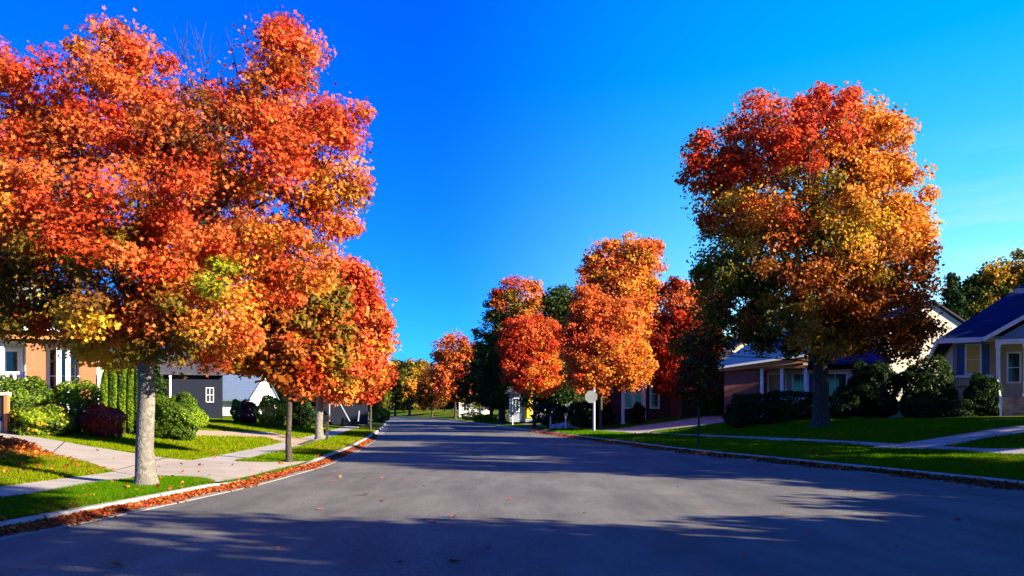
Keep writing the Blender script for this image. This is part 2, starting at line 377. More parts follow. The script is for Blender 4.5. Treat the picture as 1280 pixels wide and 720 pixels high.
def tree(name, label, cat, px, Y, lobes, pal, nleaf, lsize, shape, trunk_r, fork, bark='bark_dark', group=None, clump=.45, base=None, nclump=None, lean=0, fill=.36, twigs=()):
    """lobes: (cx,cy,rx,ry,depth_off) in photo pixels at depth Y; pal: (cx,cy,r,colour,weight)"""
    bx = X(px, Y); bz = gzf(bx, Y)
    root = empty(name, (bx, Y, bz), label, cat, group)
    k = Y/1000
    L = []
    for l in lobes:
        cx, cy, rx, ry = l[:4]; off = l[4] if len(l) > 4 else 0
        rd = l[5] if len(l) > 5 else rx*k*.9
        L.append((np.array([X(cx, Y), Y+off, Z(cy, Y)]), np.array([rx*k, rd, ry*k])))
    wts = np.array([(r[0]*r[2]+r[0]*r[1]+r[1]*r[2]) for _, r in L]); wts /= wts.sum()
    nclump = nclump or max(130, nleaf//150)
    cc = []; cn = []; cl = []
    for i, (c, r) in enumerate(L):
        m = max(3, int(nclump*wts[i]))
        d = rng.normal(size=(m,3)); d /= np.linalg.norm(d, axis=1, keepdims=True)
        rr = rng.uniform(0,1,m)**.28*rng.uniform(.9,1.06,m)
        cc.append(c+d*r*rr[:,None]); cn.append(d); cl += [i]*m
    cc = np.concatenate(cc); cn = np.concatenate(cn); cl = np.array(cl)
    # clump colour
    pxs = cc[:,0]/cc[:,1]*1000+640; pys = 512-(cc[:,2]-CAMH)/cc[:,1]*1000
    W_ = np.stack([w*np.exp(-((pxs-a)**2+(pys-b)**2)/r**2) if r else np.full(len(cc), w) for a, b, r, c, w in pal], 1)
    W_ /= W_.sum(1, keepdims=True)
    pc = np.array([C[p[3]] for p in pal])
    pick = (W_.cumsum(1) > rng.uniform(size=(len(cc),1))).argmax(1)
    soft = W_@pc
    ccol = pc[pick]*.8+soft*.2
    # leaves
    per = rng.integers(0, len(cc), nleaf)
    crad = clump*rng.uniform(.6, 1.35, len(cc))
    g = rng.normal(size=(nleaf,3)); g /= np.linalg.norm(g, axis=1, keepdims=True); g *= (rng.uniform(0,1,nleaf)**.5)[:,None]
    pos = cc[per] + g*crad[per][:,None]*np.array([1,1,.72])
    q = int(nleaf*fill); li = rng.choice(len(L), q, p=wts); d = rng.normal(size=(q,3)); d /= np.linalg.norm(d, axis=1, keepdims=True)
    Lc = np.array([a for a, _ in L])[li]; Lr = np.array([a for _, a in L])[li]
    pos[:q] = Lc + d*Lr*(rng.uniform(0,1,q)**.33*rng.uniform(.85,1.03,q))[:,None] + rng.normal(size=(q,3))*clump*.25
    # they take the colour of the closest clump
    for a_ in range(0, q, 4000):
        dd_ = ((pos[a_:min(a_+4000,q),None,:]-cc[None,:,:])**2).sum(-1); per[a_:min(a_+4000,q)] = dd_.argmin(1)
    nr = rng.normal(size=(nleaf,3))*.75 + cn[per]*.55 + g*.6 + np.array([0,0,.45])
    lc = ccol[per]*rng.uniform(.72, 1.22, (nleaf,1))*rng.uniform(.88, 1.12, (nleaf,3))
    # some leaves take a neighbour's colour
    sw = rng.uniform(size=nleaf) < .06; lc[sw] = pc[rng.integers(0, len(pc), sw.sum())]*.8
    lc = np.clip(lc, .004, .93)
    org = (bx, Y, bz)
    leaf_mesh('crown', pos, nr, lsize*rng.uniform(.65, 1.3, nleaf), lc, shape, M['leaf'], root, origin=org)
    # trunk and limbs
    b = MB(); b2 = MB(); fz = Z(fork, Y); h = fz-bz
    tp = [(bx, Y, bz-.1), (bx+.01, Y, bz+.06*h), (bx-.02, Y, bz+.25*h), (bx+.02+lean*.5, Y, bz+.6*h), (bx+lean, Y, fz)]
    b.tube(tp, [trunk_r*1.75, trunk_r*1.2, trunk_r, trunk_r*.93, trunk_r*.9], 12, .04, cap=False)
    top = np.array(tp[-1])
    for i, (c, r) in enumerate(L):
        e = c + np.array([0, 0, -.15*r[2]]); mid = top*.45+e*.55; mid[2] += .12*(e[2]-top[2]); mid[0] = top[0]*.6+e[0]*.4 
        rr = (1 if e[2] > top[2]+.8 else .4)*trunk_r*.62*max(.45, min(1, 2.2*wts[i]*len(L)**.5))
        pts = [top-np.array([0,0,.25]), top*.75+mid*.25+np.array([0,0,.05]), mid, e, c+np.array([0,0,.6*r[2]])]
        b2.tube(pts, [rr, rr*.85, rr*.6, rr*.38, rr*.1], 7, .06, cap=False)
        ids = np.where(cl == i)[0]
        for j in rng.choice(ids, min(len(ids), 14), replace=False):
            s = e*.6+mid*.4 if rng.uniform() < .5 else e
            q = cc[j]; md = s*.5+q*.5+np.array([0,0,.08*np.linalg.norm(q-s)])
            b2.tube([s, md, q], [rr*.26, rr*.15, rr*.04], 5, .05, cap=False)
    for (x0, y0, x1, y1) in twigs:
        a = np.array([X(x0,Y), Y+rng.uniform(-.4,.4), Z(y0,Y)]); e = np.array([X(x1,Y), Y+rng.uniform(-.4,.4), Z(y1,Y)])
        b2.tube([a, a*.5+e*.5+np.array([.03,0,0]), e], [.013,.008,.003], 5, cap=False)
        for q in range(3):
            s = a*.5+e*.5; f = e+np.array([rng.uniform(-.3,.3), 0, rng.uniform(-.3,.1)]); b2.tube([s, f], [.008,.003], 4, cap=False)
    b.build('trunk', M[bark], root, smooth=True); b2.build('branches', M['bark_dark'], root, smooth=True)
    return root

def bush(name, label, px, Y, w_px, top_py, pal, nleaf, lsize=.09, cat='bush', depth=None, group=None, shape=KITE, box=False, zoff=0, base=None, lumps=True):
    """w_px: half width in pixels; dense leaf shell over a twig core"""
    bx = X(px, Y); bz = gzf(bx, Y) if base is None else base
    root = empty(name, (bx, Y, bz), label, cat, group)
    rx = w_px*Y/1000; rz = (Z(top_py, Y)-bz)/2; ry = depth or rx*.9
    c = np.array([bx, Y, bz+rz])
    d = rng.normal(size=(nleaf,3)); d /= np.linalg.norm(d, axis=1, keepdims=True)
    if box:
        m = np.abs(d).max(1, keepdims=True); dq = d/m; p = dq*.75+d*.25*1.2
    else: p = np.sign(d)*np.abs(d)**.85; p /= np.maximum(np.linalg.norm(p, axis=1, keepdims=True), 1e-6)**.7
    if lumps:
        s = rng.uniform(0, 6.28, 6)
        lump = 1+.14*np.sin(p[:,0]*5+s[0])*np.sin(p[:,1]*4+s[1])+.12*np.sin(p[:,2]*6+s[2]+p[:,0]*3)+.07*np.sin(p[:,0]*13+s[3])*np.sin(p[:,2]*11+s[4])+np.abs(rng.normal(size=nleaf))*.03
    else: lump = 1+.03*np.sin(p[:,0]*11)*np.sin(p[:,2]*9)
    rr = (1-rng.exponential(.07, nleaf)).clip(.5, 1)*lump
    pos = c+p*np.array([rx, ry, rz])*rr[:,None]
    pos[:,2] = np.maximum(pos[:,2], bz+.02)
    pc = np.array([C[q[0]] for q in pal]); pw = np.array([q[1] for q in pal]); pw = pw/pw.sum()
    zone = (np.sin(p[:,0]*4+px)+np.sin(p[:,2]*5+px*2)+rng.normal(size=nleaf)*.9)
    order = np.argsort(np.argsort(zone))/nleaf; idx = np.searchsorted(pw.cumsum(), order).clip(0, len(pc)-1)
    lc = pc[idx]*rng.uniform(.7, 1.3, (nleaf,1))*rng.uniform(.9, 1.1, (nleaf,3))
    leaf_mesh('foliage', pos, p+rng.normal(size=(nleaf,3))*.6+np.array([0,0,.3]), lsize*rng.uniform(.7,1.3,nleaf), lc.clip(.003,.9), shape, M['leaf'], root, origin=(bx,Y,bz))
    b = MB()
    for q in range(9):
        a = 6.28*q/9; e = c+np.array([math.cos(a)*rx*.6, math.sin(a)*ry*.6, rz*.3])
        b.tube([(bx+math.cos(a)*.08, Y+math.sin(a)*.08, bz-.05), (c+e)/2-np.array([0,0,rz*.3]), e], [.03,.02,.008], 5, .1, cap=False)
    b.build('stem', M['bark_dark'], root, smooth=True)
    return root

# ------------------------------------------------------------------ trees of the street
tree('maple_tree', 'largest orange maple with smooth pale grey trunk on the grass strip at left', 'tree', 182, 16.1,
 [(150,110,72,88,.2,1.6),(340,100,62,84,.4,1.5),(362,58,34,46,.2,.8),(150,52,36,34,.2,.8),(428,160,34,34,0,.8),(425,255,30,36,0,.8),(30,110,50,50,.2,1.1),(235,150,90,85,.8,2.2),(20,190,85,115,.3,1.8),(400,200,52,70,.2,1.1),(130,255,110,110,-.9,1.8),(300,250,110,110,-.8,1.9),
  (362,300,66,76,.4,1.5),(40,340,95,90,.3,1.7),(180,350,110,80,-1.2,1.6),(270,390,75,70,-.6,1.5),(-45,270,70,110,.2,1.6),(110,410,90,48,.8,1.8),(240,425,70,42,-.3,1.4),(-20,380,70,55,.2,1.5),(200,300,120,120,2.2,1.4)],
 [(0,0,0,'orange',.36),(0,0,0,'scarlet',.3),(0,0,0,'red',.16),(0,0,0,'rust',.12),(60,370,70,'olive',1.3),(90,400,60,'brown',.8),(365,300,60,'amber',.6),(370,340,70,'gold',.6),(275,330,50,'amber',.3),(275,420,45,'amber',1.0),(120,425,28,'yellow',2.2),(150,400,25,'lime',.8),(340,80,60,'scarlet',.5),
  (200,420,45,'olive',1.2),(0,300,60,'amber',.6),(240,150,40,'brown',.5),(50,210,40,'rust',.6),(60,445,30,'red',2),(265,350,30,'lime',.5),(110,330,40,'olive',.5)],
 185000, .096, STAR, .175, 425, 'bark_pale', clump=.43, nclump=640, fill=.1, twigs=[(243,110,232,48),(262,110,250,40),(255,120,272,52),(300,100,290,45),(235,110,222,38)])
tree('maple_tree', 'young orange maple with thin dark trunk beside the pavement, next behind the pale trunk', 'tree', 361, 23.9,
 [(345,400,48,55),(390,385,45,52,.3),(325,430,38,42),(400,430,38,48),(365,450,50,40),(300,440,30,30)],
 [(0,0,0,'rust',.6),(0,0,0,'orange',.22),(0,0,0,'olive',.25),(0,0,0,'red',.25),(330,400,30,'brown',.5),(400,440,40,'amber',.4)], 26000, .15, TRI3, .085, 470, clump=.42)
tree('maple_tree', 'orange and red maple with stout trunk lit on one side, mid street at left', 'tree', 399, 39.5,
 [(425,372,40,50),(455,400,36,50),(400,390,45,50,.5),(462,440,30,45),(430,450,45,50),(415,480,40,25),(385,430,45,55,1.5),(440,350,26,28)],
 [(0,0,0,'orange',.4),(0,0,0,'scarlet',.5),(410,360,40,'scarlet',1.2),(430,470,45,'amber',1.3),(460,430,40,'amber',.5),(390,430,40,'olive',.7)], 34000, .19, TRI3, .19, 478, 'bark_pale', clump=.6)
tree('maple_tree', 'small dark red maple far along the left kerb', 'tree', 463, 58,
 [(462,480,22,24),(478,470,14,20),(455,490,16,14)], [(0,0,0,'red',.5),(0,0,0,'dkred',.6),(478,490,14,'orange',1.4)], 7000, .2, TRI3, .09, 500, clump=.5)
# centre and right row
tree('maple_tree', 'rust red maple far down the street against the pale sky', 'tree', 569, 128,
 [(568,440,26,28),(560,465,26,30),(585,460,20,32),(575,485,26,18),(548,480,14,18)], [(0,0,0,'rust',.3),(0,0,0,'orange',.6),(0,0,0,'red',.25),(590,455,14,'amber',.6)], 17000, .33, TRI3, .22, 503, clump=.8)
tree('yellow_tree', 'dull yellow and green tree at the far end of the street', 'tree', 512, 178,
 [(510,475,22,26),(525,468,14,20),(496,470,13,20)], [(0,0,0,'gold',.5),(0,0,0,'olive',.5),(495,460,14,'dkgreen',1.2),(520,490,14,'amber',.8)], 12000, .5, TRI3, .3, 508, clump=1.1)
tree('oak_tree', 'tall tree with dark green lower side and orange top, right of the street', 'tree', 628, 90,
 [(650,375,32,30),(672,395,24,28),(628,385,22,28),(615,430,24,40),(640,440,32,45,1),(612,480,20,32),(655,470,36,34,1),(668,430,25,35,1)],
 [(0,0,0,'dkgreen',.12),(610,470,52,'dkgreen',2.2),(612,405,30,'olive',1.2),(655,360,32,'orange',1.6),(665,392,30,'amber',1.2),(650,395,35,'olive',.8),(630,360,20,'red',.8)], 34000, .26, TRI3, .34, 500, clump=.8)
tree('maple_tree', 'bright red round crowned maple left of the steel sign pole', 'tree', 668, 68,
 [(662,420,34,32),(655,450,30,34),(685,430,22,36),(672,470,36,28),(640,430,20,26)], [(0,0,0,'scarlet',.5),(0,0,0,'red',.3),(690,475,24,'amber',1.5),(672,400,24,'orange',.7),(640,450,24,'red',.6)], 36000, .17, TRI3, .13, 497, clump=.45)
tree('maple_tree', 'orange round crowned maple directly behind the steel sign pole', 'tree', 751, 55.5,
 [(740,400,32,42),(765,410,40,44),(725,425,30,46),(755,450,52,42),(790,455,32,36),(738,470,36,24),(730,375,20,22)],
 [(0,0,0,'orange',.6),(715,420,34,'scarlet',1.3),(735,375,30,'orange',.8),(790,450,36,'amber',1.4),(760,480,30,'amber',.7),(770,400,30,'orange',.7)], 48000, .16, TRI3, .11, 492, clump=.42)
tree('maple_tree', 'tallest orange maple behind the others on the far right side of the street', 'tree', 781, 70,
 [(755,330,28,32),(790,325,32,32),(812,320,18,26),(775,365,46,36),(808,365,24,34),(780,410,50,42),(745,355,24,28),(806,430,28,38)],
 [(0,0,0,'orange',.5),(0,0,0,'amber',.25),(745,305,20,'amber',.9),(770,350,28,'gold',.6),(815,365,30,'amber',1.0),(735,350,22,'red',.6)], 42000, .22, TRI3, .3, 470, clump=.65)
tree('maple_tree', 'dark red maple in shade in front of the maroon brick house', 'tree', 852, 58,
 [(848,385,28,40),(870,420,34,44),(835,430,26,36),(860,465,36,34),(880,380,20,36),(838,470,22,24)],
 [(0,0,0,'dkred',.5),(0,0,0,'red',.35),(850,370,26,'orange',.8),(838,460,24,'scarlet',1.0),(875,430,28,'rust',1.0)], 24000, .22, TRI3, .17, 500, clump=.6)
tree('maple_tree', 'small dark maple on a slim trunk beside the right driveway', 'tree', 873, 33.5,
 [(868,470,20,24),(880,462,17,24),(873,488,24,16),(862,488,14,12)], [(0,0,0,'dkred',.5),(0,0,0,'dkgreen',.6),(0,0,0,'brown',.4)], 7500, .13, TRI3, .055, 505, clump=.34)
tree('maple_tree', 'biggest broad maple on the right lawn, red top and golden right side', 'tree', 1026, 38,
 [(960,170,60,55,.3,2.4),(1040,160,68,52,0,2.6),(1100,180,45,52,.3,2.1),(905,235,52,60,.2,2.3),(1000,240,90,80,-1.2,2.6),(1095,255,62,70,-.2,2.6),(920,320,58,60,.2,2.5),(1010,330,90,80,-1.6,2.4),(1100,340,62,70,-.6,2.5),
  (915,395,60,48,.3,2.4),(1000,405,85,45,-.8,2.6),(1095,400,78,48,-.2,2.6),(1020,290,100,120,2.4,2.2),(888,195,34,38,.2,1.4),(1120,290,40,45,.3,2),(870,440,26,22,.2,1.2),(1145,420,28,32,.2,1.3)],
 [(0,0,0,'gold',.05),(0,0,0,'rust',.03),(925,195,55,'scarlet',3.2),(1010,150,48,'scarlet',3.2),(1045,170,30,'scarlet',2),(895,240,36,'red',2.6),(1000,205,28,'scarlet',2.0),(1105,165,42,'amber',3.0),(1125,245,55,'amber',2.6),(1090,290,42,'yellow',1.8),(950,262,40,'amber',2.6),(930,295,38,'yellow',1.2),
  (890,345,52,'olive',3.2),(925,400,60,'olive',1.2),(915,430,50,'rust',1.8),(960,420,40,'gold',1.6),(900,330,30,'green',1.6),(960,390,40,'dkgreen',.9),(1040,225,36,'olive',2.2),(1030,350,42,'rust',1.8),(1100,365,60,'rust',1.8),(1130,400,55,'rust',2.6),(1020,420,55,'gold',1.4),(1050,300,38,'olive',2.2),(1005,325,28,'orange',2.4),(1140,335,26,'rust',1.6),(880,430,40,'brown',1.8),(1030,270,30,'gold',1.5)],
 135000, .155, TRI3, .37, 455, clump=.66, nclump=640, fill=.16)
# trees behind the right houses
tree('fir_tree', 'dark bluish evergreen rising behind the cream gable', 'tree', 1189, 82, [(1190,355,8,14),(1190,378,13,18),(1190,405,17,20),(1190,440,21,26)], [(0,0,0,'forest',1),(0,0,0,'dkgreen',.4)], 9000, .3, KITE, .2, 470, clump=.6)
tree('oak_tree', 'broad olive brown tree behind the navy roof, beside the evergreen', 'tree', 1240, 93,
 [(1218,375,26,30),(1245,350,26,26),(1275,345,24,26),(1240,400,40,32),(1290,380,40,40),(1205,405,18,26)], [(0,0,0,'olive',.7),(0,0,0,'dkgreen',.6),(0,0,0,'gold',.25),(1260,335,24,'gold',1.2)], 26000, .36, TRI3, .5, 450, clump=1.0)
tree('oak_tree', 'dark olive tree showing just above the maples between two orange crowns', 'tree', 703, 84, [(700,375,22,18),(712,400,26,30),(690,420,26,36)], [(0,0,0,'dkgreen',.8),(0,0,0,'olive',.3)], 9000, .32, KITE, .3, 480, clump=.9)
# far background trees: each its own thing, sharing three crowns
proto = {}
def far_tree(px, Y, h, kind, label):
    Y0 = Y
    while xL(Y)-1 < X(px, Y) < xR(Y)+1: Y += 4
    h = h*Y/Y0
    if kind not in proto:
        r = {'g': 'dkgreen', 'o': 'olive', 'r': 'rust'}[kind]; r2 = {'g': 'forest', 'o': 'dkgreen', 'r': 'brown'}[kind]
        t_ = tree('background_tree', label, 'tree', px, Y, [(px,512-(h*.6-CAMH)*1000/Y, 2.6e3/Y, h*.36e3/Y), (px-1.3e3/Y,512-(h*.4-CAMH)*1000/Y, 2.2e3/Y, h*.24e3/Y,.8), (px+1.5e3/Y,512-(h*.45-CAMH)*1000/Y, 2.2e3/Y, h*.26e3/Y,-.8)],
           [(0,0,0,r,.7),(0,0,0,r2,.6)], 7000, .36, KITE, .2, 512-(h*.2)*1000/Y, clump=.9, group='trees at the far end of the street')
        proto[kind] = (t_, h); return
    src, h0 = proto[kind]
    o = src.copy(); link(o); bx = X(px, Y); o.location = (bx, Y, gzf(bx, Y)); s = h/h0; o.scale = (s*1.05, s*1.05, s); o.rotation_euler = (0, 0, random.uniform(0, 6.28)); o['label'] = label
    for ch in src.children:
        c = ch.copy(); link(c); c.parent = o
FT = [(540,150,11,'r','brown tree left of the rust red maple at the end of the street'),(556,175,11,'o','olive tree peeping between far yellow tree and rust red maple'),(582,150,11,'g','dark green tree just right of the rust red far maple'),(600,130,11,'o','olive tree beside the far white house'),(470,110,8,'o','olive tree left of the far dark trees at the left kerb'),(446,92,9,'g','dark green tree behind the small red maple on the left kerb'),(478,125,8,'g','dark tree far left of the street end, left of the yellow tree'),(494,135,10,'o','olive tree just behind the left shoulder of the far yellow tree'),
 (530,190,8,'g','dark tree in the gap between the far yellow tree and rust red maple'),(548,190,7,'r','brown tree at the very end of the street'),(566,165,8,'g','dark green tree behind the trunk of the rust red far maple'),
 (614,98,12,'g','dark green tree at the left edge of the tall green and orange tree'),(625,100,11,'g','dark green tree behind the tall green and orange tree'),(650,88,9,'o','olive tree behind the left part of the bright red maple'),
 (686,80,9,'g','dark green tree in the gap between red and orange round maples'),(722,86,11,'g','dark tree behind the sign pole maple'),(836,88,13,'g','dark green tree behind the maroon brick house'),
 (895,95,12,'o','olive tree behind the left cream house'),(940,100,13,'g','dark tree behind the house with the orange eave'),(985,110,13,'g','dark green tree behind the trunk of the biggest right maple'),(1075,105,12,'o','olive tree left of the tall cream gable'),
 (1150,110,14,'g','dark tree behind the tall cream gable'),(1330,84,13,'g','dark tree behind the right end of the navy roof'),
 (20,60,11,'g','dark green tree behind the brick house at left'),(110,62,10,'o','olive tree behind the row of columnar evergreens'),(175,70,9,'g','dark tree behind the pale trunk'),(232,78,9,'o','olive yellow tree behind the round clipped bush'),
 (290,100,11,'g','dark green tree behind the slate blue roof'),(340,108,10,'o','olive tree right of the slate blue roof'),(385,96,10,'g','dark tree behind the stout lit trunk'),(420,100,9,'g','dark tree above the dark house with white stair rails')]
for a in FT: far_tree(*a)

n = 110000; cxx = rng.uniform(-230, 260, 1300); cyy = 215+rng.uniform(0, 50, 1300)-np.abs(cxx)*.12; per = rng.integers(0, 1300, n); g = rng.normal(size=(n,3)); g /= np.linalg.norm(g, axis=1, keepdims=True)
hh = rng.uniform(3.5, 7, 1300)[per]; pos = np.stack([cxx[per], cyy[per], hh+.5], -1)+g*(rng.uniform(0,1,n)**.4)[:,None]*np.stack([hh*.75, hh*.6, hh*1.0], -1)
wc = np.array([C['dkgreen'], C['forest'], C['olive'], C['rust'], C['dkgreen']])[rng.integers(0,5,1300)][per]*rng.uniform(.7,1.3,(n,1))
tag(leaf_mesh('distant_woods', pos, g+rng.normal(size=(n,3))*.5, 1.3*rng.uniform(.7,1.3,n), wc, KITE, M['leaf']), 'dark far off woods closing the view behind houses and street', 'woods', kind='stuff')

# off-frame trees on the right that throw the long shadows over street and lawns
def shade_tree(x, y, h, r, label, dens=1.0):
    px = x/y*1000+640 if y > .5 else None
    # built through world coordinates (a fake pixel frame would break behind the camera)
    bz = gzf(x, y); root = empty('maple_tree', (x, y, bz), label, 'tree', 'street trees beyond the right edge of the view')
    n = int(16000*dens); nc = 110
    d = rng.normal(size=(nc,3)); d /= np.linalg.norm(d, axis=1, keepdims=True)
    c = np.array([x, y, bz+h*.6]); cc = c+d*np.array([r, r, h*.4])*(rng.uniform(0,1,nc)**.33)[:,None]
    per = rng.integers(0, nc, n); g = rng.normal(size=(n,3)); g /= np.linalg.norm(g, axis=1, keepdims=True)
    pos = cc[per]+g*(rng.uniform(0,1,n)**.5)[:,None]*.9
    pc = np.array([C['rust'], C['orange'], C['olive']]); lc = pc[rng.integers(0,3,nc)][per]*rng.uniform(.7,1.2,(n,1))
    leaf_mesh('crown', pos, g+rng.normal(size=(n,3)), .3*rng.uniform(.7,1.3,n), lc.clip(0,.9), KITE, M['leaf'], root, origin=(x,y,bz))
    b = MB(); b.tube([(x,y,bz-.1),(x,y,bz+h*.15),(x+.05,y,bz+h*.5),(x,y,bz+h*.85)], [.34,.25,.18,.04], 9, .05)
    for q in range(9):
        j = rng.integers(0, nc); b.tube([(x,y,bz+h*(.2+.04*q)), (np.array([x,y,bz+h*.45])+cc[j])/2, cc[j]], [.1,.06,.02], 6, .05)
    b.build('trunk', M['bark_dark'], root, smooth=True)
SH = [(14.6,2.6,6.6,2.6,'unseen medium bushy maple added for shade at the right kerb beside the tall rust one'),  # out of view, added to widen the shade on the near asphalt
  (14.6,-.9,13.5,4.5,'rust maple at the right kerb level with the viewpoint'),
 (17,-8.5,10.5,4.2,'rust maple at the right kerb behind the viewpoint'),
 (24,-14,12,5,'broad maple behind the viewpoint on the right lawn'),
 (15.8,5.6,4.4,2.3,'unseen lowest bushy maple added for shade at the right kerb beyond the frame'),  # added out of view to close a lit gap on the road
 (18.5,8.3,4.1,2.6,'unseen low bushy maple added for shade outside the right edge nearest the view'),  # put in unseen so the right part of the road falls in shade
 (20.5,12.6,4.3,2.6,'unseen low bushy maple added for shade second outside the right edge'),  # unseen too, added to carry that shade further along the road
 (21.5,16,10.5,4.2,'orange maple outside the right edge beyond the two low ones'),
 (24.5,21.5,11,4.4,'tall maple outside the right edge in front of the navy roofed house'),
 (28.5,26,12,4.5,'taller maple just outside the right edge, front lawn of the navy roofed house'),
 (32,31,12,4.5,'tall maple right of the porch steps of the navy roofed house'),
 (38,40.5,10.8,4.6,'tall maple beside the right wall of the navy roofed house'),
 (47,47,18,6.5,'unseen tallest maple added for roof shade in the yard right of the navy roofed house')]  # added unseen to keep the navy roof out of the sun
for a in SH: shade_tree(*a)

# ------------------------------------------------------------------ bushes and hedges
LB = [('rounded dark green bush at the far left against the brick house', 28, 27.5, 36, 470, [('green',1),('lime',.35),('dkgreen',.6)], 9000, .10),
 ('bright green mounded bush below the white framed window', 92, 28.5, 33, 479, [('lime',1),('green',.9),('dkgreen',.3)], 9000, .09),
 ('drooping yellow green shrub in front by the driveway edge', 55, 26.4, 34, 508, [('lime',1),('yellow',.25),('green',.8),('dkgreen',.3)], 8000, .10),
 ('small plum red bush beside the yellow green shrub', 127, 27.6, 24, 506, [('plum',1),('red',.5)], 6000, .08)]
for (l, px, Y, w, ty, pal, n, s) in LB: bush('bush', l, px, Y, w, ty, pal, n, s)
bush('bush', 'round clipped bright green bush right of the pale trunk', 224, 30.5, 31, 492, [('green',1.4),('lime',.5)], 17000, .075)
for i, (px, ty) in enumerate(((132,462),(143,456),(155,458),(165,461),(175,457))):
    bush('columnar_evergreen', ('leftmost','second from left','middle','fourth from left','rightmost')[i]+' of the five columnar evergreens behind the plum bush', px, 30.3, 6.5, ty, [('green',1),('lime',1.2),('dkgreen',.1)], 5500, .07, cat='evergreen', group='columnar evergreens beside the brick house', lumps=False)
bush('bush', 'small dark bush between pale trunk and plum bush', 168, 31, 14, 515, [('dkgreen',1),('forest',1)], 3000, .08)
bush('bush', 'yellow bush in front of the white gable at left', 338, 50, 18, 496, [('yellow',.6),('lime',.8),('green',.5)], 4000, .14)
bush('bush', 'dark red bush in front of the slate blue roofed house', 310, 52, 11, 502, [('plum',1),('dkred',1)], 3000, .13)
bush('bush', 'pale flowering bush left of the dark red bush', 298, 54, 9, 500, [('yellow',.2),('olive',.6),('green',.5)], 2500, .12)
bush('bush', 'dark bush below the young orange maple', 378, 56, 16, 498, [('dkgreen',1),('forest',.7)], 3500, .15)
bush('hedge', 'low pale green hedge across the far left end of the street', 476, 100, 12, 511, [('lime',.6),('olive',.8)], 3000, .16, cat='hedge')
bush('hedge', 'low yellow green hedge on the right kerb far down the street', 607, 98, 13, 519, [('lime',1),('yellow',.2),('green',.5)], 3000, .16, cat='hedge', box=True, depth=.8)
bush('bush', 'dark bush at the kerb below the rust red far maple', 590, 114, 14, 515, [('dkgreen',1),('forest',1)], 2500, .15)
# right side
bush('hedge', 'long clipped dark hedge in front of the orange eaved house', 968, 43, 45, 493, [('forest',1),('dkgreen',.8)], 16000, .10, cat='hedge', box=True, depth=.9)
bush('hedge', 'lower clipped hedge end at the top of the right driveway', 922, 42.5, 14, 503, [('forest',1),('dkgreen',.6)], 5000, .10, cat='hedge', depth=.9)
bush('bush', 'low dark bush right of the biggest right trunk', 1053, 42, 18, 490, [('forest',1),('dkgreen',.7)], 5000, .10)
bush('bush', 'tall round dark evergreen bush between the two right houses', 1092, 43, 31, 455, [('forest',1),('dkgreen',.8)], 14000, .12)
bush('bush', 'round dark green bush left of the navy roofed house', 1160, 42, 32, 452, [('dkgreen',1),('forest',.5),('green',.25)], 14000, .12)
bush('hedge', 'low dark hedge at the foot of the beige wall', 1180, 40.5, 42, 499, [('forest',1),('dkgreen',.4)], 9000, .10, cat='hedge', box=True, depth=.7)
bush('bush', 'dark upright bush beside the porch steps', 1228, 40.5, 19, 468, [('forest',1),('dkgreen',.6)], 8000, .10)
bush('bush', 'green bush in front of the left cream house', 895, 60, 20, 493, [('dkgreen',.6),('green',.6)], 5000, .15)
bush('bush', 'dark bush below the white columns of the maroon brick house', 797, 58, 9, 505, [('forest',1),('dkgreen',.3)], 2500, .14)
bush('bush', 'dark bush at the left end of the maroon brick house', 740, 62, 26, 500, [('forest',1),('dkgreen',.4)], 5000, .16)
bush('bush', 'dark bush behind the bright red maple trunk', 690, 66, 24, 502, [('forest',1),('dkgreen',.6)], 5000, .16)

# ------------------------------------------------------------------ houses
def window(root, plane, cx, cz, w, h, face='front', nx=2, nz=2, pane='glass', fr='white', t=.09, sash=.035):
    """face front: wall in the xz plane at y=plane looking to -y; face right/left: wall in the yz plane at x=plane"""
    f = MB(); g = MB()
    def put(mb, a0, a1, z0, z1, p0, p1):
        if face == 'front': mb.box(a0, a1, plane-p1, plane-p0, z0, z1)
        elif face == 'right': mb.box(plane+p0, plane+p1, a0, a1, z0, z1)
        else: mb.box(plane-p1, plane-p0, a0, a1, z0, z1)
    x0, x1, z0, z1 = cx-w/2, cx+w/2, cz-h/2, cz+h/2
    put(f, x0-t, x0, z0-t, z1+t, -.02, .06); put(f, x1, x1+t, z0-t, z1+t, -.02, .06)
    put(f, x0, x1, z1, z1+t, -.02, .058); put(f, x0, x1, z0-t, z0, -.02, .09)
    for i in range(1, nx): q = x0+w*i/nx; put(f, q-sash/2, q+sash/2, z0, z1, -.01, .035)
    for i in range(1, nz): q = z0+h*i/nz; put(f, x0, x1, q-sash/2, q+sash/2, -.012, .033)
    o = f.build('window', M[fr], root)
    put(g, x0, x1, z0, z1, -.05, .012)
    child_of(g.build('pane', M[pane], root), o)
    return o
def shutters(root, plane, cx, cz, w, h, sw=.35, mat='shutter'):
    for s in (-1, 1):
        m = MB(); a = cx+s*(w/2+.12+sw/2); m.box(a-sw/2, a+sw/2, plane-.05, plane+.01, cz-h/2-.05, cz+h/2+.05)
        for q in range(10):
            z = cz-h/2+.06+q*(h-.1)/10; m.box(a-sw/2+.05, a+sw/2-.05, plane-.075, plane-.049, z, z+.03)
        m.build('shutter', M[mat], root)
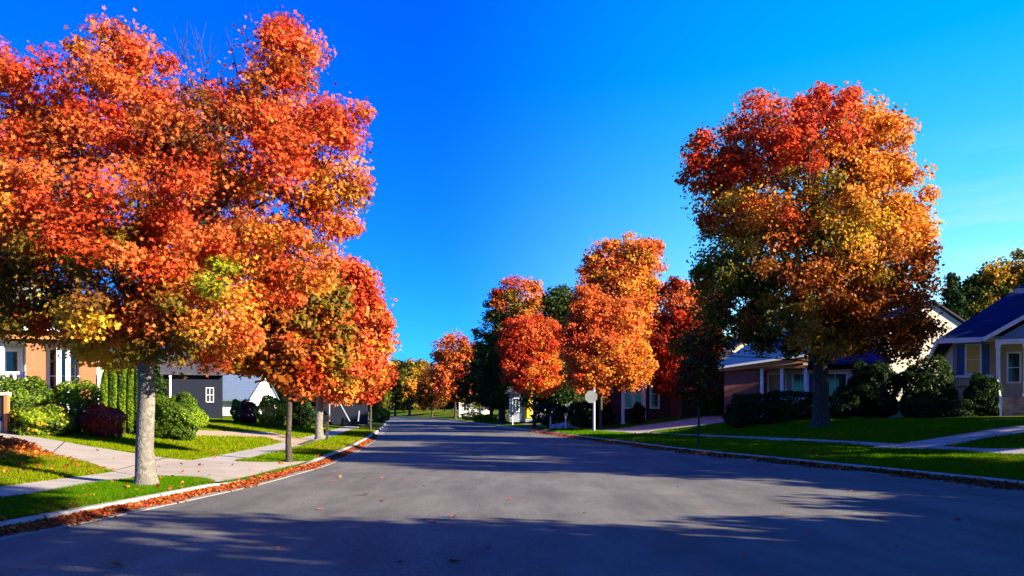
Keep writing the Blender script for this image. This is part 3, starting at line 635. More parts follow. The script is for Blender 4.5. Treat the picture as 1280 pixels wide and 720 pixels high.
def roof_hip(x0, x1, y0, y1, ze, zr, rx0, rx1, ry=None, th=.16):
    ry = (y0+y1)/2 if ry is None else ry
    m = MB()
    for dz in (0, -th):
        pass
    v = [(x0,y0,ze),(x1,y0,ze),(x1,y1,ze),(x0,y1,ze),(rx0,ry,zr),(rx1,ry,zr)]
    v2 = [(a,b,c-th) for a, b, c in v[:4]]
    m.add(v+v2, [(0,1,5,4),(1,2,5),(2,3,4,5),(3,0,4),(0,6,7,1),(1,7,8,2),(2,8,9,3),(3,9,6,0),(9,8,7,6)])
    return m
def gable_x(x0, x1, y0, y1, ze, zr, th=.16):   # ridge along x
    ym = (y0+y1)/2; m = MB()
    for (ya, yb, za, zb) in ((y0, ym, ze, zr), (ym, y1, zr, ze)):
        m.add([(x0,ya,za),(x1,ya,za),(x1,yb,zb),(x0,yb,zb),(x0,ya,za-th),(x1,ya,za-th),(x1,yb,zb-th),(x0,yb,zb-th)], [(0,1,2,3),(7,6,5,4),(0,4,5,1),(1,5,6,2),(2,6,7,3),(3,7,4,0)])
    return m
def gable_y(x0, x1, y0, y1, ze, zr, th=.16, xm=None):   # ridge along y, gable faces the street
    xm = (x0+x1)/2 if xm is None else xm; m = MB()
    for (xa, xb, za, zb) in ((x0, xm, ze, zr), (xm, x1, zr, ze)):
        m.add([(xa,y0,za),(xb,y0,zb),(xb,y1,zb),(xa,y1,za),(xa,y0,za-th),(xb,y0,zb-th),(xb,y1,zb-th),(xa,y1,za-th)], [(0,1,2,3),(7,6,5,4),(0,4,5,1),(1,5,6,2),(2,6,7,3),(3,7,4,0)])
    return m
def walls(x0, x1, y0, y1, z0, z1, gy=None, gx=None):
    m = MB(); m.box(x0, x1, y0, y1, z0, z1)
    if gy: m.add([(x0,y0,z1),(x1,y0,z1),((x0+x1)/2,y0,gy),(x0,y1,z1),(x1,y1,z1),((x0+x1)/2,y1,gy)], [(0,1,2),(5,4,3),(0,2,5,3),(1,4,5,2)])
    if gx: m.add([(x0,y0,z1),(x0,y1,z1),(x0,(y0+y1)/2,gx),(x1,y0,z1),(x1,y1,z1),(x1,(y0+y1)/2,gx)], [(0,2,1),(3,4,5),(0,3,5,2),(1,2,5,4)])
    return m
def column(root, x, y, z0, z1, r=.09):
    m = MB(); m.box(x-r, x+r, y-r, y+r, z0+.18, z1-.14); m.box(x-r*1.4, x+r*1.4, y-r*1.4, y+r*1.4, z0, z0+.182); m.box(x-r*1.4, x+r*1.4, y-r*1.4, y+r*1.4, z1-.142, z1)
    return m.build('column', M['white'], root)

# --- right front: navy hip roof, beige walls, gabled entrance
b0 = gzf(27, 44)-.1; zb = 1.22
rt = empty('bungalow', (24.25, 44, zb), 'beige bungalow with navy hip roof, gabled porch and blue shutters at right edge', 'house')
walls(24.25, 45, 44, 61, zb-.6, 5.35).build('wall', M['beige'], rt)
MB().box(24.2,45.05,43.95,61.05,zb-.65,zb+.5).build('foundation', noise_mat('foundation_stone',(.2,.19,.2),(.33,.3,.3),3), rt)
rf = roof_hip(23.5, 45.8, 43.2, 61.8, 5.55, 12.9, 33.4, 36.5, 52.6).build('roof', M['roof_navy'], rt)
MB().box(23.42,45.9,43.12,43.24,5.3,5.57).box(23.42,23.54,43.24,61.9,5.3,5.57).build('gutter', M['white'], rt)
ch = MB().box(29.6,30.6,47.2,48.1,6.8,9.25).box(29.5,30.7,47.1,48.2,9.25,9.4).build('chimney', M['white'], rt); child_of(ch, rf)
MB().box(24.4,26.05,43.8,43.97,3.0,5.28).build('bay_panel', M['beige'], rt)
window(rt, 43.79, 25.2, 4.42, .62, 1.5, nx=1, nz=2, pane='curtain'); shutters(rt, 43.79, 25.2, 4.42, .62, 1.5, .34)
MB().box(24.35,26.1,43.66,43.82,3.44,3.56).build('sill', M['white'], rt)
# porch
fl = 2.35
_before = set(rt.children)
MB().box(25.3,30.4,41.5,43.9,zb-.6,fl).build('porch_floor', noise_mat('porch_deck',(.12,.11,.12),(.2,.18,.17),4), rt)
for x in (25.42, 26.62, 30.2): column(rt, x, 41.72, fl, 5.05)
MB().box(25.3,30.35,41.62,41.82,5.05,5.3).build('porch_beam', M['white'], rt)
m = MB(); m.add([(25.3,41.66,5.3),(30.4,41.66,5.3),(27.85,41.66,6.85),(25.3,41.8,5.3),(30.4,41.8,5.3),(27.85,41.8,6.85)],[(0,1,2),(5,4,3),(0,3,4,1)]); m.build('pediment', M['blue_side'], rt)
gable_y(24.8, 30.9, 41.3, 47.0, 5.35, 7.2, .12).build('porch_roof', M['roof_navy'], rt)
MB().bar((24.7,41.24,5.27),(27.85,41.24,7.16),.05,.2).bar((31,41.24,5.27),(27.85,41.24,7.16),.05,.2).build('rake_board', M['white'], rt)
d = MB().box(27.1,28.1,43.93,44.03,fl,fl+2.1).box(27.0,27.1,43.9,44.02,fl,fl+2.2).box(28.1,28.2,43.9,44.02,fl,fl+2.2).build('door', M['dark'], rt)
window(rt, 43.99, 29.3, 4.0, .9, 1.3)
window(rt, 43.99, 26.35, 3.95, .5, 1.5, nx=1)
st = MB()
for i in range(6): st.box(25.5,26.5,39.9+i*.27,41.5,zb-.2+i*.19-.2,zb+.17+i*.19)
st.build('steps', noise_mat('step_concrete',(.1,.08,.08),(.2,.17,.16),4), rt)
for x in (25.36, 26.64):
    rl = MB(); rl.box(x-.05,x+.05,39.8,39.9,zb-.1,zb+1.15); rl.bar((x,39.85,zb+1.08),(x,41.6,fl+1.0),.07); rl.bar((x,39.85,zb+.3),(x,41.6,fl+.2),.05)
    for i in range(9):
        q = i/9+.06; y = 39.85+q*1.75; rl.box(x-.02,x+.02,y-.02,y+.02,zb+.3+q*(fl-.1-zb),zb+1.08+q*(fl-.08-zb))
    rl.build('railing', M['white'], rt)
rl = MB(); rl.box(26.7,30.1,41.69,41.75,fl+.85,fl+.93); rl.box(26.7,30.1,41.7,41.74,fl+.12,fl+.18)
for i in range(22): x = 26.78+i*.155; rl.box(x-.02,x+.02,41.7,41.74,fl+.1,fl+.86)
rl.build('railing', M['white'], rt)

for c_ in set(rt.children)-_before: c_.location.x += .75
rt.rotation_euler.z = R(-26)

# --- right middle: low house, orange soffit, brick left wall
rt = empty('bungalow', (14.9, 54, 1.3), 'low brick and white house with orange eave behind the long dark hedge', 'house')
walls(14.9, 23.8, 54, 64, .8, 4.35).build('wall', M['brick_red'], rt)
MB().box(17.2,23.85,53.9,54.05,.85,4.3).build('front_panel', M['cream'], rt)
roof_hip(14.1, 24.6, 52.9, 64.8, 4.75, 7.9, 17.6, 21, 59).build('roof', M['roof_royal'], rt)
MB().box(14.2,19.6,50.9,53.9,4.28,4.46).build('porch_ceiling', M['wood'], rt)
m = MB(); m.add([(14.0,50.8,4.1),(19.7,50.8,4.62),(19.7,50.8,5.0),(14.0,50.8,4.25),(14.0,50.95,4.1),(19.7,50.95,4.62),(19.7,50.95,5.0),(14.0,50.95,4.25)],[(0,1,2,3),(7,6,5,4),(3,2,6,7),(0,4,5,1),(1,5,6,2),(0,3,7,4)]); m.build('fascia', M['wood'], rt)
m = MB(); m.add([(13.9,50.75,4.26),(19.9,50.75,5.02),(19.9,55.5,5.4),(13.9,55.5,4.9),(13.9,50.75,4.36),(19.9,50.75,5.12),(19.9,55.5,5.5),(13.9,55.5,5.0)],[(3,2,1,0),(4,5,6,7),(0,1,5,4),(1,2,6,5),(2,3,7,6),(3,0,4,7)]); m.build('porch_roof', M['roof_royal'], rt)
MB().bar((13.9,50.72,4.33),(19.9,50.72,5.1),.06,.14).build('gutter', M['white'], rt)
for x in (16.9, 18.1, 19.5): column(rt, x, 51.2, .9, 4.6, .1)
MB().box(14.6,16.7,51.1,51.3,.8,4.15).build('porch_screen', M['brick_red'], rt)
for cx, w, pn in ((17.75,1.0,'pinkcurtain'),(19.2,.8,'glass'),(21.3,1.3,'glass'),(22.9,1.1,'glass')): window(rt, 53.88, cx, 3.25, w, 1.5, nx=2, nz=1, pane=pn, t=.13)
shutters(rt, 53.88, 20.25, 3.25, .3, 1.5, .28)
MB().box(19.9,23.9,53.7,53.87,1.2,2.35).build('lower_panel', M['white_side'], rt)

rt.rotation_euler.z = R(-20)
# --- cream houses
rt = empty('cream_house', (17.8, 74, 1.5), 'cream sided house with a plain gable wall left of the orange eave', 'house')
walls(17.8, 27.5, 74, 84, 1, 5.6, gy=8.6).build('wall', M['cream'], rt)
gable_y(17.2, 28.1, 73.6, 84.4, 5.5, 8.85).build('roof', M['roof_dark'], rt)
window(rt, 73.99, 21.2, 4.2, .9, 1.3)
rt = empty('cream_house', (36.7, 70, 1.6), 'tall cream house with bare gable wall rising between the two right bungalows', 'house')
walls(32.9, 40.6, 70, 82, 1, 8.4, gy=11.0).build('wall', M['cream'], rt)
gable_y(32.4, 41.1, 69.7, 82.3, 8.4, 11.3).build('roof', M['roof_dark'], rt)
window(rt, 69.99, 34.1, 4.0, .9, 1.4); window(rt, 69.99, 35.2, 7.0, .9, 1.3)

# --- maroon brick house
rt = empty('brick_house', (7.6, 62, 1.2), 'dark maroon brick house with white window columns behind the dark red maple', 'house')
walls(7.6, 19.2, 62, 73, .3, 4.6).build('wall', M['brick_dark'], rt)
roof_hip(7, 19.8, 61.4, 73.6, 4.7, 7.4, 11.5, 15.3).build('roof', M['roof_dark'], rt)
for cx in (9.0, 9.75, 11.0): window(rt, 61.99, cx, 2.9, .5, 2.0, nx=1, nz=2, t=.14)
window(rt, 61.99, 14.5, 3.0, 1.2, 1.2)
for x in (8.6, 10.2): column(rt, x, 61.3, .5, 4.6, .12)
d = MB().box(12.2,13.1,61.93,62.02,.9,3).build('door', M['red'], rt)

rt.rotation_euler.z = R(-9)
# --- left: brick house with gutter roof, columns and white balustrade
rt = empty('brick_house', (-16.5, 31.4, 1.1), 'orange brick house with grey green roof edge and white porch posts at left', 'house')
walls(-30, -16.5, 31.4, 34.8, .6, 4.3).build('wall', M['white_side'], rt)
roof_hip(-31, -15.4, 29.6, 36, 4.75, 6.8, -27, -18.5).build('roof', M['roof_green'], rt)
MB().box(-30.9,-15.5,29.72,29.9,4.28,4.56).build('fascia', M['wood'], rt)
MB().box(-30.9,-15.45,29.5,29.72,4.55,4.72).build('gutter', M['white'], rt)
for x in (-18.2, -16.45):
    MB().box(x-.27,x+.27,30.0,30.55,.7,4.3).build('brick_column', M['brick'], rt)
window(rt, 31.38, -17.35, 3.0, 1.15, 2.0, nx=4, nz=2, t=.12); window(rt, 31.38, -19.8, 3.0, 1.6, 1.8, nx=4, nz=2, t=.16)
def balustrade(x0, x1, y, z0, z1, n):
    m = MB(); m.box(x0,x1,y-.05,y+.05,z1-.09,z1); m.box(x0,x1,y-.04,y+.04,z0,z0+.08)
    for i in range(n): x = x0+(i+.5)*(x1-x0)/n; m.box(x-.045,x+.045,y-.03,y+.03,z0+.02,z1-.05)
    return m.build('balustrade', M['white'], rt)
balustrade(-24, -18.55, 30.3, 1.5, 3.1, 24)
for x in (-17.45,-17.15,-16.25): MB().box(x-.07,x+.07,30.25,30.4,.7,4.3).build('porch_post', M['white'], rt)
for x in (-20.6,-19.3): MB().box(x-.07,x+.07,30.25,30.4,.7,4.3).build('porch_post', M['white'], rt)
MB().box(-24,-16.02,30.12,31.4,.6,1.5).build('porch_floor', M['brick'], rt)

rt.rotation_euler.z = R(20)
# --- left: dark navy house and slate roofed house with white gable
rt = empty('navy_house', (-21.7, 60, 1.2), 'dark navy house in deep shade right of the clipped round bush', 'house')
walls(-25.5, -21.7, 60, 68, .6, 4.4).build('wall', M['navy_side'], rt)
gable_x(-26, -21.4, 59.4, 68.6, 4.4, 6.4).build('roof', M['roof_dark'], rt)
window(rt, 59.99, -22.6, 2.8, .45, 1.0, nx=2, nz=2, t=.05)
column(rt, -25.3, 59.6, .8, 4.2, .06); rt.rotation_euler.z = R(22)
rt = empty('gabled_house', (-29, 84, 1.3), 'house with slate blue roof and white gable end at left', 'house')
walls(-31.2, -26.2, 80, 89, .8, 3.0, gx=5.3).build('wall', M['white_side'], rt)
gable_x(-31.6, -26.0, 79.3, 89.7, 2.7, 5.5).build('roof', M['roof_blue'], rt)
MB().bar((-25.9,79.2,2.66),(-25.9,84.5,5.46),.06,.25).build('rake_board', M['white'], rt)
window(rt, 79.99, -29.6, 1.9, .8, 1.0)
rt = empty('navy_house', (-12.6, 70, 1.2), 'dark blue house with white stair rails behind the stout lit trunk', 'house')
walls(-17, -12.6, 70, 78, .4, 3.6).build('wall', M['navy_side'], rt)
roof_hip(-17.5, -12.2, 69.4, 78.6, 3.6, 5.4, -15.5, -14).build('roof', M['roof_dark'], rt)
for (a, b_) in (((-16.6,68.9,.7),(-16.6,68.9,2.4)),((-15.9,68.9,.7),(-15.9,68.9,2.2)),((-15.9,68.9,2.2),(-15.0,68.9,2.2)),((-15.0,68.9,2.2),(-14.2,68.9,.7)),((-13.5,68.9,.7),(-13.4,68.9,1.6))):
    MB().bar(a, b_, .09).build('railing', M['grey_side'], rt)
rt.rotation_euler.z = R(14)
# --- far centre
rt = empty('white_house', (-7.5, 142, 1.0), 'small white house far away below the rust red maple', 'house')
walls(-9.4, -4.0, 142, 150, .4, 3.6).build('wall', M['white_side'], rt); roof_hip(-9.9, -3.5, 141.5, 150.5, 3.6, 5.6, -8, -6).build('roof', M['roof_dark'], rt)
window(rt, 141.99, -8.1, 2.1, 1.0, 1.2); window(rt, 141.99, -5.5, 2.1, 1.0, 1.2)
rt = empty('cream_house', (3, 84, 1.0), 'pale house with a yellow door behind the bright red maple', 'house')
walls(-.3, 6.4, 84, 92, .4, 3.5).build('wall', M['grey_side'], rt); roof_hip(-.8, 6.9, 83.5, 92.5, 3.5, 5.4, 2, 4).build('roof', M['roof_dark'], rt)
MB().box(1.3,2.1,83.93,84.02,.8,2.9).build('door', M['yellow'], rt)
window(rt, 83.99, .4, 2.2, .6, 1.3); window(rt, 83.99, 4.1, 2.0, 1.2, 1.1)
for x in (.9, 2.6): column(rt, x, 83.3, .6, 3.4, .1)
# garden box
Yb = 42.5; xb = X(1124, Yb); zb2 = gzf(xb, Yb)
rt = empty('garden_shed', (xb, Yb, zb2), 'tiny pale gabled garden hut between the two dark bushes at right', 'garden hut')
walls(xb-.48, xb+.48, Yb, Yb+.9, zb2-.1, zb2+.5, gy=zb2+.8).build('wall', M['white_side'], rt)
gable_y(xb-.58, xb+.58, Yb-.06, Yb+.96, zb2+.5, zb2+.86, .05).build('roof', M['grey_side'], rt)

# ------------------------------------------------------------------ street furniture
xs, ys_ = X(742.5, 54), 54.0; z0 = gzf(xs, ys_)
rt = empty('street_sign', (xs, ys_, z0), 'pale octagonal sign seen from behind on a galvanised steel pole', 'street sign')
MB().tube([(xs,ys_,z0-.2),(xs,ys_,Z(486,ys_))], [.085,.085], 10).build('pole', M['metal'], rt, smooth=False)
m = MB(); cx, cz, r = xs-.2, Z(496,ys_), .44
pts = [(cx+r*math.cos(R(22.5+45*k)), cz+r*math.sin(R(22.5+45*k))) for k in range(8)]
m.add([(a, ys_-.11, b) for a, b in pts]+[(a, ys_-.085, b) for a, b in pts], [tuple(range(8)), tuple(range(15,7,-1))]+[(k,(k+1)%8,8+(k+1)%8,8+k) for k in range(8)])
m.build('sign_plate', M['signwhite'], rt)
# gatepost / letterbox at the left edge
yp = 26.2; xp = X(6, yp); zp = gzf(xp, yp)
rt = empty('driveway_post', (xp, yp, zp), 'orange wooden post with pale cap and dark panel at the left edge of the driveway', 'post')
MB().box(xp+.0,xp+.13,yp-.07,yp+.07,zp-.1,zp+1.25).build('post', M['post_or'], rt, bevel=.01)
MB().box(xp-.45,xp+.16,yp-.1,yp+.1,zp+1.25,zp+1.36).build('cap', M['cream'], rt, bevel=.01)
MB().box(xp-.42,xp-.0,yp-.03,yp+.03,zp+.42,zp+1.24).build('panel', M['dark'], rt)
MB().box(xp-.36,xp-.1,yp-.07,yp+.05,zp-.05,zp+.42).build('foot', M['white'], rt)
def mailbox(px, Y, label, c='white'):
    x = X(px, Y); z = gzf(x, Y)
    rt = empty('mailbox', (x, Y, z), label, 'mailbox', 'mailboxes along the kerbs')
    MB().box(x-.05,x+.05,Y-.05,Y+.05,z-.1,z+1.0).build('post', M[c], rt)
    m = MB(); n = 8; P = [(-.13,0),(.13,0)]+[(.13*math.cos(R(180*k/n)), .12+.12*math.sin(R(180*k/n))) for k in range(n+1)]
    k = len(P); m.add([(x+a, Y-.25, z+1.0+b) for a, b in P]+[(x+a, Y+.25, z+1.0+b) for a, b in P], [tuple(range(k))[::-1], tuple(range(k, 2*k))]+[(i,(i+1)%k,k+(i+1)%k,k+i) for i in range(k)])
    m.build('box', M['black'], rt); MB().box(x+.131,x+.15,Y-.1,Y-.07,z+1.08,z+1.3).build('flag', M['red'], rt)
mailbox(409, 38.2, 'short mailbox beside the stout lit trunk at left', 'bark_dark')
mailbox(707, 60, 'pale post mailbox on the right kerb between red and orange maples')
mailbox(641, 80, 'pale post mailbox far down the right kerb')
mailbox(688, 64, 'white post mailbox below the bright red maple')
def bmesh_rock(x, y, z, r):
    v = []; f = []; n, m = 10, 7
    for i in range(m+1):
        th = math.pi*i/m
        for k in range(n):
            ph = 2*math.pi*k/n; q = r*(1+.16*math.sin(ph*2+r*40)+.1*math.sin(th*5+ph*3)); v.append((x+q*1.3*math.sin(th)*math.cos(ph), y+q*math.sin(th)*math.sin(ph), z+r*.35+q*.7*math.cos(th)))
    for i in range(m):
        for k in range(n): f.append((i*n+k,(i+1)*n+k,(i+1)*n+(k+1)%n,i*n+(k+1)%n))
    mb = MB(); mb.add(v, f); return mb.build('boulder', noise_mat('boulder_stone', (.25,.24,.22), (.45,.43,.4), 5, bump=.6))
for i, (px, py, q, l) in enumerate(((688,66,.42,'pale boulder left of the others on the right lawn strip'),(697,63,.36,'small pale boulder in the middle below the orange maple'),(706,61,.46,'largest pale boulder nearest the steel sign pole'))):
    x = X(px, py); z = gzf(x, py); mb = MB(); me = bmesh_rock(x, py, z, q); tag(me, l, 'boulder', 'boulders on the right lawn')

# ------------------------------------------------------------------ grass blades, leaf litter
def free(px, py):
    ok = np.ones(len(px), bool)
    for p in POLY: ok &= ~in_poly(px, py, p)
    return ok
def blades(n, fd, y0, y1, d0, d1, h, w, c1, c2):
    side = fd
    y = rng.uniform(y0, y1, n); d = rng.uniform(d0, d1, n)
    x = xL(y)-d if side < 0 else xR(y)+d
    vis = (np.abs(x/np.maximum(y, 1)) < .72)
    k = free(x, y) & vis; x, y = x[k], y[k]; n = len(x)
    z = gz(x, y)-.006
    a = rng.uniform(0, 6.28, n); hh = h*rng.uniform(.5, 1.3, n)*(1+.3*np.sin(x*2.1)*np.sin(y*1.7)); ww = w*rng.uniform(.7, 1.3, n)
    lean = rng.normal(size=(n,2))*.45*hh[:,None]
    u = np.stack([np.cos(a), np.sin(a)], -1)
    V = np.zeros((n,3,3)); V[:,0,:2] = np.stack([x,y],-1)-u*ww[:,None]/2; V[:,1,:2] = np.stack([x,y],-1)+u*ww[:,None]/2; V[:,2,:2] = np.stack([x,y],-1)+lean
    V[:,0,2] = z; V[:,1,2] = z; V[:,2,2] = z+hh
    t = rng.uniform(0,1,(n,1)); dry = (np.sin(x*.9+2)*np.sin(y*.6+1)+rng.normal(size=n)*.5 > .9)[:,None]
    c = np.array(c1)*(1-t)+np.array(c2)*t; c = np.where(dry, c*.4+np.array((.2,.15,.012))*.6, c)
    return V, c
parts = [blades(230000, -1, 9, 26, .18, 2.0, .07, .012, (.03,.11,.002), (.10,.21,.003)),
 blades(230000, -1, 12, 27, 3, 14, .075, .02, (.09,.16,.002), (.2,.25,.004)),
 blades(170000, -1, 22, 60, .2, 14, .09, .035, (.09,.16,.002), (.2,.25,.004)),
 blades(170000, 1, 15, 34, .18, 6, .08, .02, (.035,.13,.002), (.10,.24,.004)),
 blades(180000, 1, 24, 60, .2, 13, .1, .035, (.035,.13,.002), (.10,.24,.004))]
V = np.concatenate([p[0] for p in parts]); cg = np.concatenate([p[1] for p in parts]); n = len(V)
me = bpy.data.meshes.new('grass'); me.vertices.add(n*3); me.vertices.foreach_set('co', V.astype(np.float32).ravel()); me.loops.add(n*3); me.loops.foreach_set('vertex_index', np.arange(n*3, dtype=np.int32))
me.polygons.add(n); me.polygons.foreach_set('loop_start', (np.arange(n)*3).astype(np.int32)); me.polygons.foreach_set('loop_total', np.full(n,3,np.int32))
at = me.attributes.new('tint','FLOAT_COLOR','FACE'); c4 = np.ones((n,4),np.float32); c4[:,:3] = cg; at.data.foreach_set('color', c4.ravel())
me.materials.append(M['grass']); me.update(calc_edges=True)
tag(link(bpy.data.objects.new('grass', me)), 'short green lawn grass on both sides of the street', 'grass', kind='stuff')

LC = np.array([(.42,.06,.02),(.3,.04,.02),(.5,.14,.03),(.2,.05,.02),(.55,.22,.05)])
def litter(name, label, x, y, z, size, cols=LC, tilt=.6, shape=TRI3):
    n = len(x); nr = rng.normal(size=(n,3))*tilt+np.array([0,0,1.])
    c = cols[rng.integers(0, len(cols), n)]*rng.uniform(.7,1.25,(n,1))
    o = leaf_mesh(name, np.stack([x,y,z],-1), nr, size*rng.uniform(.6,1.3,n), c, shape, M['leaf'])
    tag(o, label, 'leaf litter', kind='stuff')
def gutter_litter(n, y0, y1, side, wd, hgt):
    y = y0+(y1-y0)*rng.uniform(0,1,n)**1.5; e = np.abs(rng.normal(size=n))*wd*(.75+.35*np.sin(y*1.7)*np.sin(y*.6+1)); 
    x = xL(y)+.03+e if side < 0 else xR(y)-.03-e
    z = .02+rng.uniform(0,1,n)*hgt*np.exp(-(e/wd)**2)
    return x, y, z
x, y, z = gutter_litter(26000, 8.5, 52, -1, .16, .085)
litter('fallen_leaves', 'band of red brown leaves piled in the left gutter', x, y, z, .066)
x, y, z = gutter_litter(12000, 14, 62, 1, .28, .08)
litter('fallen_leaves', 'band of brown leaves along the right gutter', x, y, z, .1, LC*.8)
# leaf heap on the left lawn wedge
g0 = G(18, 562); nn = 5200; a = rng.normal(size=(nn,2))*np.array([2.0,.75]); x = g0[0]-.6+a[:,0]; y = g0[1]+a[:,1]-.05*a[:,0]; k = free(x, y); x, y, a = x[k], y[k], a[k]
litter('fallen_leaves', 'orange leaf heap on the grass beside the driveway at left', x, y, gz(x,y)+.03+rng.uniform(0,1,len(x))*.3*np.exp(-(a[:,0]/1.7)**2-(a[:,1]/.6)**2), .11, np.array([C['orange'],C['rust'],(.5,.1,.03)]))
# loose leaves over lawns
def scatter(n, side, y0, y1, d0, d1):
    y = rng.uniform(y0,y1,n); d = d0+(d1-d0)*rng.uniform(0,1,n)**1.6; x = xL(y)-d if side < 0 else xR(y)+d
    return x, y
x1, y1 = scatter(1300, -1, 9, 50, .1, 13); x2, y2 = scatter(900, 1, 15, 60, .1, 10); g1 = rng.normal(size=(500,2))*np.array([2.6,1.5])+np.array([-11.5,19])
x = np.concatenate([x1,x2,g1[:,0]]); y = np.concatenate([y1,y2,g1[:,1]])
k = free(x, y) | (rng.uniform(size=len(x)) < .1); x, y = x[k], y[k]
litter('fallen_leaves', 'sparse brown and orange leaves scattered over the lawns', x, y, gz(x,y)+.05, .085, LC)
# separate leaves on the asphalt
RL = [(143,712,1.5),(457,622,1.6),(542,657,1.3),(566,650,.9),(415,604,.8),(478,600,.9),(478,630,.8),(565,708,1.3),(501,708,.6),(638,627,.6),(693,600,.5),(731,632,.5),(1100,652,1),(1198,654,1),(980,648,.8),(1066,617,.7),(565,663,.5),(731,645,.5),(848,611,.5),(350,690,.5),(805,680,.7),(930,700,.8),(1120,690,.6),(690,665,.6),(610,690,.5),(1010,670,.6),(760,598,.6),(880,640,.6),(530,610,.6),(400,640,.6)]
first = None
for i, (px, py, s) in enumerate(RL):
    x, y = G(px, py)
    lab = 'single small brown maple leaf lying flat on the asphalt'
    grp = 'single leaves on the asphalt'
    if i == 0: lab = 'curled red maple leaf on the shaded asphalt at the bottom left'
    if i == 1: lab = 'red maple leaf on the asphalt below the driveway mouth'
    if i == 2: lab = 'reddish maple leaf on the edge of the sunlit street patch'
    if first is None:
        sh = STAR; ang = .5
        vs = [(a*.2*math.cos(ang)-b*.2*math.sin(ang), a*.2*math.sin(ang)+b*.2*math.cos(ang), .03+.22*(a*a)*.35) for a, b in sh]
        me = bpy.data.meshes.new('maple_leaf'); k = len(vs); me.from_pydata(vs+[(0,0,.012)], [], [(q,(q+1)%k,k) for q in range(k)])
        me.materials.append(noise_mat('dry_leaf', (.4,.07,.025), (.5,.13,.05), 12, bump=.3)); o = first = bpy.data.objects.new('maple_leaf', me)
    else: o = first.copy()
    link(o); o.location = (x, y, .035); o.rotation_euler = (random.uniform(-.25,.25), random.uniform(-.25,.25), random.uniform(0,6.28)); q = .55*s+.25; o.scale = (q,q,q)
    tag(o, lab, 'leaf', grp)

# ------------------------------------------------------------------ light, sky, camera
SUN_AZ, SUN_EL = 115., 20.       # degrees clockwise from the view direction (+y)
w = bpy.data.worlds.new('World'); scene.world = w; w.use_nodes = True; nt = w.node_tree; bg = nt.nodes['Background']
sky = nt.nodes.new('ShaderNodeTexSky'); sky.sky_type = 'NISHITA'; sky.sun_disc = False; sky.sun_elevation = R(SUN_EL); sky.sun_rotation = R(SUN_AZ); sky.air_density = 1.0; sky.dust_density = .3; sky.ozone_density = 2.5
hs = N(nt, 'ShaderNodeHueSaturation'); hs.inputs['Saturation'].default_value = 1.5
mu = N(nt, 'ShaderNodeMixRGB', blend_type='MULTIPLY'); mu.inputs[0].default_value = 1; mu.inputs[2].default_value = (.07,.56,1.55,1)
nt.links.new(sky.outputs[0], hs.inputs['Color']); nt.links.new(hs.outputs[0], mu.inputs[1]); 
# clearer, paler sky towards the sun side
tcw = nt.nodes.new('ShaderNodeTexCoord'); dp = N(nt, 'ShaderNodeVectorMath', operation='DOT_PRODUCT'); nt.links.new(tcw.outputs['Generated'], dp.inputs[0]); dp.inputs[1].default_value = (.62,.72,.3)
mr = N(nt, 'ShaderNodeMapRange'); mr.inputs['From Min'].default_value = .70; mr.inputs['From Max'].default_value = 1.0; mr.interpolation_type = 'SMOOTHSTEP'; nt.links.new(dp.outputs['Value'], mr.inputs['Value'])
m5 = N(nt, 'ShaderNodeMixRGB'); m5.inputs[1].default_value = (1,1,1,1); m5.inputs[2].default_value = (24,3.3,1.15,1); nt.links.new(mr.outputs[0], m5.inputs[0])
m6 = N(nt, 'ShaderNodeMixRGB', blend_type='MULTIPLY'); m6.inputs[0].default_value = 1; nt.links.new(mu.outputs[0], m6.inputs[1]); nt.links.new(m5.outputs[0], m6.inputs[2]); 
mpw = nt.nodes.new('ShaderNodeMapping'); mpw.inputs['Scale'].default_value = (1.6,1.6,17); mpw.inputs['Rotation'].default_value = (0,R(-7),0); nt.links.new(tcw.outputs['Generated'], mpw.inputs[0])
nw = N(nt, 'ShaderNodeTexNoise', Scale=1.7, Detail=7, Roughness=.55); nt.links.new(mpw.outputs[0], nw.inputs['Vector'])
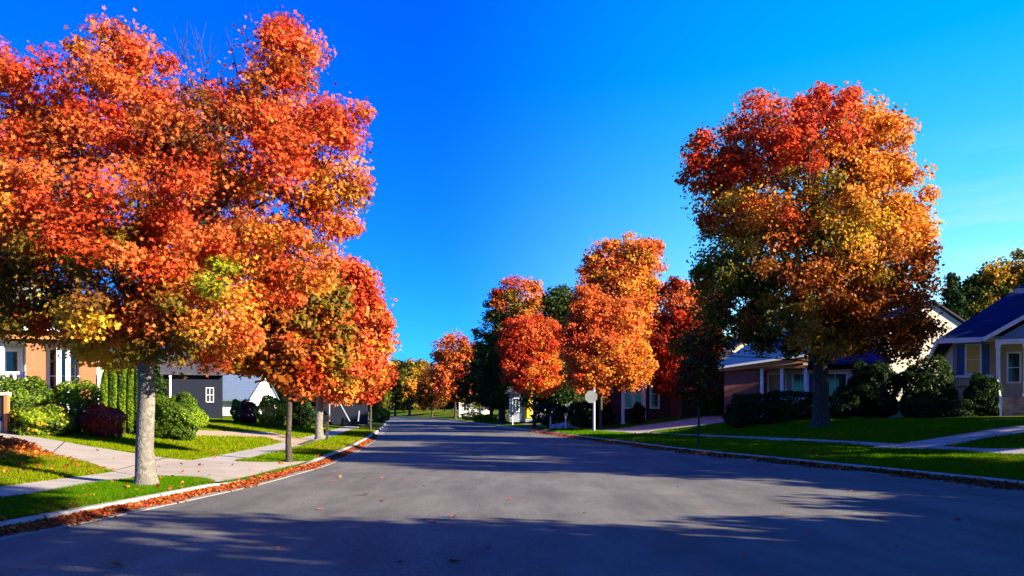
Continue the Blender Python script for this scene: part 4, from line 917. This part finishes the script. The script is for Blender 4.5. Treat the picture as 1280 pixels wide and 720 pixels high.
rw = ramp(nt, nw.outputs['Fac'], [(.4, (0,0,0)), (.68, (.95,.95,.95))]); sw_ = nt.nodes.new('ShaderNodeSeparateXYZ'); nt.links.new(tcw.outputs['Generated'], sw_.inputs[0])
e1 = N(nt, 'ShaderNodeMapRange'); e1.inputs['From Min'].default_value = .30; e1.inputs['From Max'].default_value = .12; nt.links.new(sw_.outputs[2], e1.inputs['Value'])
e2 = N(nt, 'ShaderNodeMapRange'); e2.inputs['From Min'].default_value = .30; e2.inputs['From Max'].default_value = .5; nt.links.new(sw_.outputs[0], e2.inputs['Value'])
q1 = N(nt, 'ShaderNodeMath', operation='MULTIPLY'); nt.links.new(e1.outputs[0], q1.inputs[0]); nt.links.new(e2.outputs[0], q1.inputs[1])
q2 = N(nt, 'ShaderNodeMath', operation='MULTIPLY'); nt.links.new(q1.outputs[0], q2.inputs[0]); nt.links.new(rw.outputs[0], q2.inputs[1])
m7 = N(nt, 'ShaderNodeMixRGB'); m7.inputs[2].default_value = (3.2,4.2,4.8,1); nt.links.new(q2.outputs[0], m7.inputs[0]); nt.links.new(m6.outputs[0], m7.inputs[1]); nt.links.new(m7.outputs[0], bg.inputs[0])
bg.inputs[1].default_value = .054
sl = bpy.data.lights.new('sun', 'SUN'); sl.energy = 5; sl.angle = R(.5); sl.color = (1,.87,.64)
so = bpy.data.objects.new('sun', sl); link(so)
az, el = R(SUN_AZ), R(SUN_EL)
import mathutils
dv = mathutils.Vector((math.sin(az)*math.cos(el), math.cos(az)*math.cos(el), math.sin(el)))
so.rotation_euler = dv.to_track_quat('Z', 'Y').to_euler(); so.location = (30,-10,30)
cam = bpy.data.cameras.new('camera'); co = bpy.data.objects.new('camera', cam); link(co)
co.location = (0,0,CAMH); co.rotation_euler = (R(90),0,0); cam.sensor_width = 36; cam.lens = 28.125; cam.shift_y = .11875; cam.clip_end = 3000; cam.clip_start = .05
scene.camera = co
vs = scene.view_settings; vs.view_transform = 'Standard'; vs.look = 'None'; vs.gamma = 1; vs.exposure = 2.0; vs.use_curve_mapping = False
